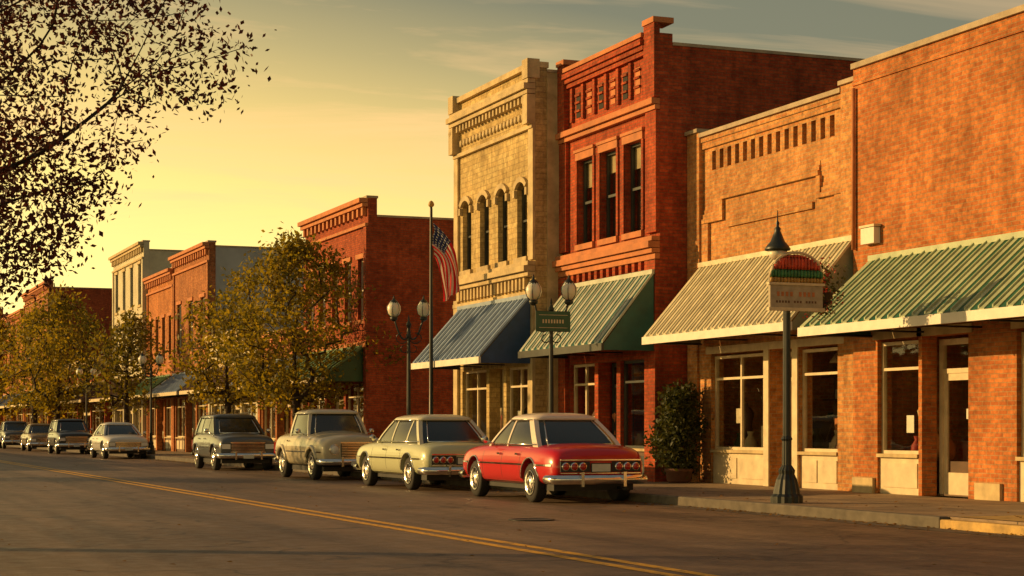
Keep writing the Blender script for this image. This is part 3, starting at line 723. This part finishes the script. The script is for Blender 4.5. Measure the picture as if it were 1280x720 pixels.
M['signred'] = simple('sign_red', (.60, .07, .025), .5, nscale=14, var=.5); M['signgreen'] = simple('sign_green', (.05, .20, .07), .5, nscale=14, var=.5); M['signgold'] = simple('sign_gold', (.50, .28, .06), .5, nscale=14, var=.4); M['signgrey'] = simple('sign_grey', (.40, .34, .24), .6, nscale=8)
hw_ = .46
b.box(cx-hw_, cx+hw_, cy-.03, cy+.03, 3.14, 3.48, 'signgrey'); b.box(cx-hw_-.03, cx+hw_+.03, cy-.05, cy+.031, 3.09, 3.139, 'cream'); b.box(cx-hw_-.03, cx+hw_+.03, cy-.05, cy+.031, 3.481, 3.52, 'cream')
for i in range(9):
    if i != 4: b.box(cx-.345+i*.077, cx-.30+i*.077, cy-.034, cy-.0305, 3.31, 3.38, 'stonered')
for i in range(14):
    if i not in (5, 9): b.box(cx-.36+i*.052, cx-.33+i*.052, cy-.034, cy-.0305, 3.21, 3.245, 'wood')
el = lambda u: 3.522+.46*math.sqrt(max(0, 1-(u/(hw_+.005))**2))**.8
nr = 16
for i in range(nr):
    u0 = -hw_+2*hw_*i/nr; u1 = -hw_+2*hw_*(i+1)/nr; um = (u0+u1)/2; top = el(um)-.03
    b.box(cx+u0+.004, cx+u1-.004, cy-.0, cy+.03, 3.522, top, 'signgrey')
    for (za, zb, m, d) in ((3.523, 3.60, 'signgold', .05), (3.602, 3.72, 'signgreen', .07), (3.722, 3.90, 'signred', .09), (3.902, 4.1, 'signred', .06)):
        z1 = min(zb, top)
        if z1 > za+.01: b.lathe([(.02, 0), ((u1-u0)*.5, (z1-za)*.25), ((u1-u0)*.5, (z1-za)*.75), (.015, z1-za)], (cx+um, cy-d*.5, za), m, 8)
b.tube([(cx+u, cy-.03, el(u)) for u in np.linspace(-hw_, hw_, 24)], .022, 'cream', 6)
b.tube([(x, y, 3.3), (x, y-.12, 3.3)], .02, 'iron'); b.tube([(x, y, 3.6), (x, y-.12, 3.6)], .02, 'iron')
b.obj('sign_board', S)
HB = empty('hanging_flower_basket', (x+.75, y+.4, 3.5)); b = MB(); hx, hy = x+.80, y+.35
b.tube([(x+.04, y, 3.78), (x+.4, y+.18, 3.86), (hx, hy, 3.8), (hx, hy, 3.6)], .012, 'iron'); b.lathe([(.04, -.22), (.14, -.18), (.2, 0), (.21, .02)], (hx, hy, 3.4), 'bark', 16); b.obj('bracket_and_basket', HB)
rng = np.random.default_rng(9); cs = [(hx+rng.normal(0, .13), hy+rng.normal(0, .13), 3.45+rng.normal(0, .16)) for _ in range(40)]
leaves_obj('leaves', HB, cs, 22, .07, .035, 'shrub', rng); leaves_obj('flowers', HB, cs[:22], 16, .09, .03, 'flower', rng)

def flagmat():
    t = NT('flag_cloth'); uv = t.new('ShaderNodeUVMap').outputs[0]; s_ = t.new('ShaderNodeSeparateXYZ'); t.l.new(uv, s_.inputs[0])
    st = t.math('LESS_THAN', t.math('FRACT', t.math('MULTIPLY', s_.outputs[1], 6.5)), .54)
    base = t.mix(st, (.70, .62, .52, 1), (.60, .015, .02, 1))
    can = t.math('MULTIPLY', t.math('LESS_THAN', s_.outputs[0], .32), t.math('LESS_THAN', s_.outputs[1], .54))
    vo = t.new('ShaderNodeTexVoronoi'); vo.inputs['Scale'].default_value = 14; vo.inputs['Randomness'].default_value = .1; t.l.new(uv, vo.inputs['Vector'])
    star = t.math('LESS_THAN', vo.outputs['Distance'], .25)
    t.l.new(t.mix(can, base, t.mix(star, (.025, .035, .13, 1), (.6, .6, .6, 1))), t.b.inputs['Base Color']); t.b.inputs['Roughness'].default_value = .8
    tl = t.new('ShaderNodeBsdfTranslucent'); t.l.new(t.b.inputs['Base Color'].links[0].from_socket, tl.inputs[0]); mm = t.new('ShaderNodeMixShader'); mm.inputs[0].default_value = .35
    t.l.new(t.b.outputs[0], mm.inputs[1]); t.l.new(tl.outputs[0], mm.inputs[2]); t.l.new(mm.outputs[0], t.n['Material Output'].inputs['Surface']); return t.m
F = empty('flag_pole', (14.9, 43.2, .15)); b = MB(); fx, fy = 14.9, 43.2
b.lathe([(.12, 0), (.12, .1), (.06, .16), (.05, 3), (.035, 6.7), (.03, 6.75)], (fx, fy, .15), 'iron', 14); b.lathe([(.01, 0), (.07, .05), (.08, .1), (.05, .16), (.005, .19)], (fx, fy, 6.88), 'signgold', 14); b.obj('pole', F)
me = bpy.data.meshes.new('flag'); nu, nv = 40, 30; V = []; UV = []; Fc = []
for i in range(nu+1):
    for j in range(nv+1):
        u, v = i/nu, j/nv
        out = .05+.70*(1-(1-u)**2.6)*(1-.62*v)+.03*math.sin(9*v+6*u); dep = .10*math.sin(11*v+3*u)*u**.4+.04*math.sin(23*v-3*u)
        zz = 6.5-v*.85*(1-.55*u)-1.65*u**1.1-.04*math.sin(7*u+3*v)
        V.append((fx+out*.85-dep*.5, fy-out*.5-dep*.85, zz)); UV.append((u, v))
for i in range(nu):
    for j in range(nv): a = i*(nv+1)+j; Fc.append((a, a+1, a+nv+2, a+nv+1))
me.from_pydata(V, [], Fc); ul = me.uv_layers.new(name='UVMap')
for l in me.loops: ul.data[l.index].uv = UV[l.vertex_index]
me.polygons.foreach_set('use_smooth', [True]*len(me.polygons)); me.materials.append(flagmat())
fo = bpy.data.objects.new('flag', me); col.objects.link(fo); fo.parent = F; fo.matrix_parent_inverse = Matrix.Translation(F.location).inverted()

# ------------------------------------------------------------------ cars (local: front +Y)
def carpaint(name, c, metal=.0, coat=.7):
    t = NT(name); v = t.new('ShaderNodeTexCoord').outputs['Object']
    n = t.noise(v, 2.5, 4); s_ = t.new('ShaderNodeSeparateXYZ'); t.l.new(v, s_.inputs[0])
    dirt = t.math('MULTIPLY', t.math('SUBTRACT', .55, s_.outputs[2], clamp=True), t.math('MULTIPLY', n, 1.6), clamp=True)
    t.l.new(t.mix(dirt, c4(c), (.09, .07, .05, 1)), t.b.inputs['Base Color']); t.b.inputs['Metallic'].default_value = metal
    r = t.math('MULTIPLY_ADD', n, .2); r.node.inputs[2].default_value = .22; t.l.new(r, t.b.inputs['Roughness'])
    t.b.inputs['Specular IOR Level'].default_value = .35
    t.b.inputs['Coat Weight'].default_value = coat; t.b.inputs['Coat Roughness'].default_value = .04; return t.m

def car(name, loc, facing_cam, P):
    E = empty(name, loc, world=False); E.rotation_euler = (0, 0, (math.pi if facing_cam else 0)+R(P.get('yaw', 0)))
    bodym = carpaint(name+'_paint', P['col'], P.get('metal', 0)); roofm = carpaint(name+'_roof_paint', P.get('roofcol', P['col']), P.get('metal', 0))
    st = P['st']; vs = []; fs = []; ringn = None
    for (y, zl, zt, hw) in st:
        h = zt-zl; cr = P.get('crown', .05)
        half = [(.78, zl), (.92, zl+.05), (.975, zl+.2*h), (1.0, zl+.42*h), (.995, zl+.6*h), (.965, zl+.78*h), (.915, zl+.92*h), (.82, zt), (.5, zt+cr*.75)]
        ring = [(f*hw, z) for f, z in half]+[(0, zt+cr)]+[(-f*hw, z) for f, z in reversed(half)]+[(0, zl)]
        ringn = len(ring); vs += [(a, y, z) for a, z in ring]
    for i in range(len(st)-1):
        for k in range(ringn): q = (k+1) % ringn; fs.append((i*ringn+k, i*ringn+q, (i+1)*ringn+q, (i+1)*ringn+k))
    fs.append(tuple(range(ringn))); fs.append(tuple(range((len(st)-1)*ringn, len(st)*ringn))[::-1])
    b = MB(); b.add(vs, fs, bodym, True); o = b.obj('body_tmp'); sm = o.modifiers.new('s', 'SUBSURF'); sm.levels = 2; sm.render_levels = 2
    cut = MB(); wr = P['wr']
    for wy in P['wy']:
        for s_ in (-1, 1):
            a = s_*(P['hw']-.27); c_ = s_*(P['hw']+.3); cut.lathe([(wr+.055, min(a, c_)), (wr+.055, max(a, c_))], (0, wy, wr+.02), 'blackpl', 36, 'x', False)
    if P.get('bed'): cut.box(-.60, .60, -2.08, -1.12, .72, 1.6, 'blackpl')
    co = cut.obj('cut_tmp'); bm_ = o.modifiers.new('b', 'BOOLEAN'); bm_.object = co; bm_.solver = 'EXACT'; bm_.operation = 'DIFFERENCE'
    bpy.context.view_layer.update(); dg = bpy.context.evaluated_depsgraph_get()
    me = bpy.data.meshes.new_from_object(o.evaluated_get(dg)); bpy.data.objects.remove(o); bpy.data.objects.remove(co)
    me.materials.clear(); me.materials.append(bodym); me.polygons.foreach_set('material_index', [0]*len(me.polygons))
    body = bpy.data.objects.new('body', me); col.objects.link(body); body.parent = E
    try: me.set_sharp_from_angle(angle=R(40))
    except Exception: pass
    bvh = BVHTree.FromPolygons([v.co.copy() for v in me.vertices], [tuple(p.vertices) for p in me.polygons])
    t = MB()
    def sidept(side, y, z, off):
        hit = bvh.ray_cast(Vector((side*2, y, z)), Vector((-side, 0, 0)))
        return (hit[0].x+side*off) if hit[0] is not None and abs(hit[0].x) > P['hw']*.6 else None
    def strip(side, pts, w, off, m, vertical=False):
        row = []
        for (y, z) in pts:
            q = []
            for s_ in (-.5, .5):
                yy, zz = (y+s_*w, z) if vertical else (y, z+s_*w)
                q.append((sidept(side, yy, zz, off), yy, zz))
            row.append(q)
        for r0, r1 in zip(row, row[1:]):
            if any(p[0] is None for p in r0+r1): continue
            A_ = [r0[0], r0[1], r1[1], r1[0]]; t.add(A_, [(0,1,2,3)], m, True)
            Bk = [(p[0]-side*(off+.01), p[1], p[2]) for p in A_]
            t.add([A_[0], A_[3], Bk[3], Bk[0]], [(0,1,2,3)], m); t.add([A_[1], A_[2], Bk[2], Bk[1]], [(0,1,2,3)], m)
    zb_ = P['belt']; g0, g1, t0, t1, rz = P['gh']; hwb, hwt = P['hw']*.85, P['hw']*P.get('tumble', .64)
    L2 = st[-1][0]; R2 = st[0][0]
    cm = 'chrome' if P.get('chrome', 1) else 'blackpl'
    for side in (-1, 1):
        for y in P['doors']: strip(side, [(y, z) for z in np.linspace(.36, zb_-.06, 10)], .014, .0015, 'blackpl', True)
        strip(side, [(y, P.get('trimz', .56)) for y in np.linspace(R2+.15, L2-.15, 60)], .03, .012, cm)
        strip(side, [(y, .33) for y in np.linspace(P['wy'][0]+wr+.08, P['wy'][1]-wr-.08, 20)], .04, .01, cm)
        for wy in P['wy']:
            arc = [(wy+(wr+.07)*math.cos(a), wr+.02+(wr+.07)*math.sin(a)) for a in np.linspace(.12, math.pi-.12, 18)]
            pts3 = [(sidept(side, yy, zz, .004), yy, zz) for yy, zz in arc]
            if all(p[0] is not None for p in pts3): t.tube(pts3, P.get('lip', .014), bodym if P.get('lip') else cm, 8)
        for y in P['doors'][:-1]:
            xx = sidept(side, y+.18, zb_-.16, .02)
            if xx: t.box(xx-.02, xx+.02, y+.06, y+.2, zb_-.175, zb_-.145, 'chrome')
    G = MB(); zb2 = zb_-.05
    def ring(z, ya, yb, hw, c=.12, nn=5):
        pts = []
        for (sx, sy, o_) in ((1, 1, 0), (-1, 1, .5), (-1, -1, 1), (1, -1, 1.5)):
            for k in range(nn+1):
                ang = math.pi/2*k/nn+o_*math.pi
                pts.append((sx*(hw-c)+c*math.cos(ang), ((yb-c) if sy > 0 else (ya+c))+c*math.sin(ang), z))
        return pts
    def gf(f): return f**1.35
    levs = [0, .2, .4, .6, .8, 1]; ztg = rz-.07
    def gy(f, a, b_): return a+(b_-a)*(f**1.12)
    lv = [ring(zb2+(ztg-zb2)*f, gy(f, g0, t0), gy(f, g1, t1), hwb+(hwt-hwb)*gf(f), .2) for f in levs]
    nn = len(lv[0]); V_ = [p for l in lv for p in l]; F_ = [(i*nn+k, i*nn+(k+1) % nn, (i+1)*nn+(k+1) % nn, (i+1)*nn+k) for i in range(len(levs)-1) for k in range(nn)]
    G.add(V_, F_, 'carglass', True); G.obj('windows', E)
    Rf = MB(); q3 = min(.35, (t1-t0)*.3); rl = [ring(rz-.10, t0-.06, t1+.06, hwt+.035, .2), ring(rz-.075, t0-.07, t1+.07, hwt+.04, .2), ring(rz-.03, t0-.01, t1+.02, hwt+.0, .2), ring(rz+.01, t0+.12, t1-.12, hwt-.12, .2), ring(rz+.035, t0+q3, t1-q3, hwt-.3, .12)]
    V_ = [p for l in rl for p in l]; F_ = [(i*nn+k, i*nn+(k+1) % nn, (i+1)*nn+(k+1) % nn, (i+1)*nn+k) for i in range(4) for k in range(nn)]
    F_.append(tuple(range(4*nn, 5*nn))); F_.append(tuple(range(nn))[::-1])
    Rf.add(V_, F_, roofm, True); 
    def pil(ya, yb, wA, wB, m, xo=.012):
        for side in (-1, 1):
            def P_(f, y, o_): return (side*(hwb+(hwt-hwb)*gf(f)+o_), y, zb2+(ztg-zb2)*f)
            for f0, f1 in zip(levs, levs[1:]):
                y0_, y1_ = gy(f0, ya, yb), gy(f1, ya, yb); w0, w1 = wA+(wB-wA)*f0, wA+(wB-wA)*f1
                q = [P_(f0, y0_-w0/2, xo), P_(f0, y0_+w0/2, xo), P_(f1, y1_+w1/2, xo), P_(f1, y1_-w1/2, xo)]
                q2 = [(p[0]-side*.09, p[1], p[2]) for p in q]
                Rf.add(q+q2, [(0,1,2,3),(7,6,5,4),(0,4,5,1),(1,5,6,2),(2,6,7,3),(3,7,4,0)], m)
    pil(g1-.12, t1-.08, .09, .08, roofm); pil(g0+P['cw']/2+.05, t0+P['cw']/2+.03, P['cw'], P['cw']*.9, roofm)
    for yb_ in P['bp']: pil(yb_, yb_-.02, .07, .06, roofm, .01)
    Rf.obj('roof_and_pillars', E)
    for (ya, yb, sg) in ((g0, t0, -1), (g1, t1, 1)):
        def edge(f, x_): return (x_*(hwb+(hwt-hwb)*gf(f)-.16), gy(f, ya, yb)+sg*.012, zb2+(ztg-zb2)*f)
        for s_ in (-1, 1): t.tube([edge(f, s_) for f in (.12, .4, .7, .97)], .012, cm, 5)
        t.tube([edge(.12, x_) for x_ in (-1, 0, 1)], .014, cm, 5)
    for side in (-1, 1):
        t.tube([(side*(hwb+.012), y, zb_+.012) for y in (g0+.15, (g0+g1)/2, g1-.15)], .013, cm, 6)
        t.tube([(side*(hwt+.045), y, rz-.09) for y in (t0+.05, (t0+t1)/2, t1-.05)], .010, cm, 6)
    ch = 'chrome' if P.get('chrome', 1) else bodym
    for (ye, sg) in ((R2, -1), (L2, 1)):
        w = P['hw']*.98; bz = P.get('bz', .43)
        N_ = 14; pts = []
        for i in range(N_+1):
            a = math.pi*(i/N_-.5); pts.append((w*math.copysign(abs(math.sin(a))**.55, math.sin(a)), ye-sg*.34+sg*.43*abs(math.cos(a))**.38, bz))
        prof = [(-.08, -.03), (-.05, .012), (0, .03), (.045, .012), (.075, -.03)]
        vv = []; ff = []
        for i, p in enumerate(pts):
            d = Vector((p[0]/w*.9, sg*(1-abs(p[0]/w)**3)+.01*sg, 0)).normalized()
            for (dz, o_) in prof: vv.append((p[0]+d.x*o_, p[1]+d.y*o_, bz+dz))
        for i in range(len(pts)-1):
            for k in range(4): ff.append((i*5+k, i*5+k+1, (i+1)*5+k+1, (i+1)*5+k))
        t.add(vv, ff, ch, True)
        for s_ in (-1, 1): t.box(s_*w*.40, s_*w*.46, ye+sg*.06, ye+sg*.15, bz-.12, bz+.13, ch)
    w = P['hw']
    t.box(-.17, .17, R2-.025, R2+.03, .555, .685, 'plate') ; t.box(-.19, .19, R2-.018, R2+.02, .54, .70, 'blackpl')
    for s_ in (-1, 1):
        if P['kind'] == 'sedan':
            t.box(s_*w*.22, s_*w*.80, R2-.010, R2+.1, .55, .73, 'blackpl')
            for q in (.36, .53, .70):
                t.lathe([(.075, .08), (.075, -.018), (.062, -.024)], (s_*w*q, R2, .64), 'chrome', 20, 'y'); t.lathe([(.062, .06), (.058, -.026), (.03, -.036), (.004, -.038)], (s_*w*q, R2, .64), 'tail', 20, 'y')
        else:
            t.box(s_*w*.80, s_*w*.93, R2-.02, R2+.12, .62, .92, 'tail')
    t.box(-w*.80, w*.80, R2-.016, R2+.05, .745, .765, cm); t.box(-w*.80, w*.80, R2-.014, R2+.05, .52, .535, cm)
    gz0, gz1 = P.get('grille', (.52, .68)); gw = P.get('gw', .56)
    t.box(-w*gw, w*gw, L2-.1, L2+.012, gz0, gz1, 'blackpl')
    nb = P.get('bars', 6)
    for i in range(nb): z = gz0+(gz1-gz0)*(i+.5)/nb; t.box(-w*(gw-.01), w*(gw-.01), L2+.01, L2+.024, z-.008, z+.008, 'chrome')
    t.box(-w*(gw+.02), w*(gw+.02), L2-.05, L2+.028, gz1, gz1+.03, 'chrome'); t.box(-w*(gw+.02), w*(gw+.02), L2-.05, L2+.028, gz0-.03, gz0, 'chrome')
    zc = (gz0+gz1)/2+.02
    for s_ in (-1, 1):
        if P.get('round', True):
            hr = P.get('hr', .105); hx_ = s_*w*(gw+.17)
            t.lathe([(hr, -.16), (hr*1.06, .01), (hr*.95, .035), (hr*.85, .02)], (hx_, L2-.03, zc), 'chrome', 24, 'y'); t.lathe([(hr*.86, .0), (hr*.8, .03), (hr*.45, .05), (.005, .055)], (hx_, L2-.03, zc), 'headlight', 24, 'y')
        else:
            t.box(s_*w*.58, s_*w*.86, L2-.18, L2+.008, zc-.07, zc+.08, 'headlight'); t.box(s_*w*.57, s_*w*.875, L2-.18, L2-.0, zc-.085, zc+.095, 'blackpl')
        t.box(s_*w*.6, s_*w*.80, L2-.08, L2+.01, gz0-.10, gz0-.05, 'amber')
        t.tube([(s_*hwb*1.02, g1-.40, zb_-.0), (s_*(hwb+.14), g1-.38, zb_+.07)], .012, cm, 6)
        t.lathe([(.03, 0), (.065, -.015), (.07, -.04), (.06, -.045)], (s_*(hwb+.19), g1-.34, zb_+.09), cm, 16, 'y')
    t.box(-.16, .16, L2+.11, L2+.13, .37, .48, 'plate')
    t.tube([(w*.5, R2+.3, .26), (w*.5, R2-.04, .25)], .03, 'blackpl', 8)
    t.box(-w*.8, w*.8, R2+.3, L2-.3, .22, .34, 'blackpl')
    if P.get('rack'):
        for s_ in (-1, 1): t.tube([(s_*hwt*.85, t0+.2, rz-.02), (s_*hwt*.85, t0+.25, rz+.06), (s_*hwt*.85, t1-.4, rz+.06), (s_*hwt*.85, t1-.35, rz-.02)], .014, 'blackpl', 6)
    t.obj('trim', E)
    for wy in P['wy']:
        for s_ in (-1, 1):
            W = MB(); xw = s_*(P['hw']-.14); tw = .105
            W.lathe([(wr*.62, -tw), (wr*.9, -tw), (wr*.985, -tw*.75), (wr, -tw*.4), (wr, tw*.4), (wr*.985, tw*.75), (wr*.9, tw), (wr*.62, tw)], (xw, wy, wr), 'rubber', 36, 'x')
            xo = xw+s_*tw
            W.lathe([(wr*.64, 0), (wr*.66, .012*s_), (wr*.60, .015*s_), (wr*.52, -.025*s_), (wr*.42, -.02*s_), (wr*.30, .02*s_), (wr*.15, .035*s_), (.01, .038*s_)], (xo, wy, wr), 'chrome', 30, 'x')
            for k in range(10):
                a = k*math.pi/5; W.obox((xo-s_*.008, wy+wr*.47*math.cos(a), wr+wr*.47*math.sin(a)), (.03, .045, .03), Matrix.Rotation(a, 3, 'X'), 'blackpl')
            W.obj('wheel', E)
    return E

sedan = dict(kind='sedan', hw=.93, belt=1.0, wr=.345, wy=(-1.42, 1.48), doors=(-.95, -.02, .98), gh=(-1.62, 1.05, -.90, .30, 1.54), cw=.24, bp=(-.02,), trimz=.66, bz=.42,
  st=[(-2.46, .50, .72, .70), (-2.43, .42, .84, .80), (-2.30, .34, .93, .875), (-2.0, .31, .975, .92), (-1.5, .29, .995, .935), (-.9, .28, 1.0, .93), (0, .28, 1.0, .925), (.9, .28, 1.0, .93), (1.5, .29, .975, .935), (2.0, .31, .94, .915), (2.30, .34, .89, .87), (2.42, .41, .82, .80), (2.45, .48, .74, .72)])
red = dict(sedan, col=(.50, .003, .004), roofcol=(.74, .62, .52), yaw=-1.0)
green = dict(sedan, col=(.50, .52, .32), roofcol=(.60, .58, .42), hw=.92, gh=(-1.95, 1.1, -1.30, .35, 1.56), bp=(-.02, -1.0), cw=.14, yaw=.8)
suv = dict(kind='suv', hw=.93, belt=1.13, wr=.37, wy=(-1.32, 1.38), doors=(-.95, -.05, .9), gh=(-2.1, 1.05, -1.9, .40, 1.74), cw=.14, bp=(-.02, -1.0), trimz=.70, grille=(.58, .84), chrome=1, round=False, tumble=.70, bz=.46,
  st=[(-2.24, .50, .96, .76), (-2.21, .42, 1.05, .85), (-2.0, .36, 1.11, .91), (-1.3, .34, 1.13, .93), (0, .33, 1.135, .93), (.9, .34, 1.13, .93), (1.15, .34, 1.10, .93), (1.7, .35, 1.07, .915), (2.1, .38, 1.02, .88), (2.21, .42, .96, .83), (2.25, .48, .88, .76)])
old = dict(suv, col=(.50, .44, .30), round=True, hr=.13, gw=.42, grille=(.56, .92), bars=9, roofcol=(.58, .52, .38), gh=(-.98, .85, -.85, .42, 1.76), doors=(-.85, .50), bp=(), crown=.12, rack=False, yaw=1.2, bed=True, lip=.05)
grey = dict(suv, col=(.10, .11, .12), metal=.3, gh=(-2.1, 1.15, -1.8, .3, 1.72), rack=True, yaw=-.8)
silver = dict(sedan, col=(.62, .60, .55), metal=.0, roofcol=(.62, .6, .55), round=False, gh=(-1.7, 1.3, -.95, .35, 1.52), yaw=.8)
black = dict(suv, col=(.03, .03, .028)); tanc = dict(sedan, col=(.22, .17, .10), roofcol=(.22, .17, .10), round=False)
car('red_sedan_car', (12.80, 30.55, 0), False, red)
car('green_sedan_car', (12.76, 37.4, 0), False, green)
car('vintage_pickup_truck', (12.80, 45.2, 0), True, old)
car('grey_suv_car', (12.74, 56.2, 0), True, grey)
car('silver_sedan_car', (12.75, 78.3, 0), True, silver)
car('black_suv_car', (12.75, 93, 0), True, black)
car('tan_sedan_car', (12.75, 105, 0), True, tanc)
car('grey_suv_car', (12.75, 118, 0), True, dict(grey, rack=False))

# ------------------------------------------------------------------ sky, sun, camera
SUN_AZ = 58; SUN_EL = 14
w = bpy.data.worlds.new('World'); scene.world = w; w.use_nodes = True
nt = w.node_tree; nt.nodes.clear(); L = nt.links
class WN(NT):
    def __init__(s): s.t = nt; s.n = nt.nodes; s.l = nt.links
W_ = WN()
out = W_.new('ShaderNodeOutputWorld'); bg = W_.new('ShaderNodeBackground'); bg.inputs['Strength'].default_value = .15; L.new(bg.outputs[0], out.inputs[0])
sky = W_.new('ShaderNodeTexSky'); sky.sky_type = 'NISHITA'; sky.sun_disc = False; sky.sun_elevation = R(SUN_EL); sky.sun_rotation = R(-SUN_AZ); sky.dust_density = 4; sky.air_density = 1.5; sky.ozone_density = 1
tc = W_.new('ShaderNodeTexCoord').outputs['Generated']; sp = W_.new('ShaderNodeSeparateXYZ'); L.new(tc, sp.inputs[0])
elev = W_.math('MAXIMUM', sp.outputs[2], 0)
dx = W_.math('MULTIPLY', sp.outputs[0], -math.sin(R(SUN_AZ))); dy = W_.math('MULTIPLY', sp.outputs[1], math.cos(R(SUN_AZ))); az = W_.math('ADD', dx, dy)
az01 = W_.math('MULTIPLY_ADD', az, .5); az01.node.inputs[2].default_value = .5
ev = W_.math('SUBTRACT', elev, W_.math('MULTIPLY', W_.math('SUBTRACT', az01, .55), .34))
def evr(stops):
    f = W_.math('MULTIPLY_ADD', ev, 2.0, clamp=True); f.node.inputs[2].default_value = .1; return W_.ramp(f, stops)
glow = evr([(.0, (13.0, 10.2, 3.8)), (.14, (11.0, 8.6, 2.8)), (.27, (9.2, 6.8, 2.1)), (.37, (6.8, 4.9, 1.65)), (.45, (4.0, 3.2, 1.4)), (.54, (1.6, 1.6, 1.1)), (1.0, (.72, .85, .82))])
nish = W_.mix(1, sky.outputs[0], (.8, .68, .46, 1), 'MULTIPLY')
base = W_.mix(.86, nish, glow)
zz = W_.math('ADD', elev, .06); cx_ = W_.math('DIVIDE', sp.outputs[0], zz); cy_ = W_.math('DIVIDE', sp.outputs[1], zz)
cb = W_.new('ShaderNodeCombineXYZ'); L.new(cx_, cb.inputs[0]); L.new(cy_, cb.inputs[1])
mp = W_.new('ShaderNodeMapping'); mp.inputs['Rotation'].default_value = (0, 0, R(25)); mp.inputs['Scale'].default_value = (.4, 1.0, 1); L.new(cb.outputs[0], mp.inputs[0])
n1 = W_.noise(mp.outputs[0], 1.5, 6, .62); n1.node.inputs['Distortion'].default_value = .6
cm = W_.ramp(n1, [(.46, (0,)*3), (.66, (1,)*3)])
cf = W_.math('MULTIPLY', cm, W_.ramp(elev, [(.07, (0,)*3), (.14, (.8,)*3)]))
ccol = evr([(.0, (9.0, 6.6, 2.6)), (.4, (7.6, 4.7, 1.9)), (.58, (4.6, 3.2, 1.7)), (1, (1.5, 1.35, 1.1))])
L.new(W_.mix(cf, base, ccol), bg.inputs['Color'])

sl = bpy.data.lights.new('sun', 'SUN'); sl.energy = 5; sl.angle = R(.5); sl.color = (1, .61, .22)
so = bpy.data.objects.new('sun', sl); col.objects.link(so)
d = Vector((-math.sin(R(SUN_AZ))*math.cos(R(SUN_EL)), math.cos(R(SUN_AZ))*math.cos(R(SUN_EL)), math.sin(R(SUN_EL))))
so.rotation_euler = d.to_track_quat('Z', 'Y').to_euler(); so.location = d*100

cam = bpy.data.cameras.new('camera'); cam.lens = 63.28; cam.sensor_width = 36; cam.shift_y = 175/1280; cam.clip_end = 3000
co = bpy.data.objects.new('camera', cam); col.objects.link(co); co.location = (0, 0, 1.3); co.rotation_euler = (R(90), 0, R(-21.6)); scene.camera = co
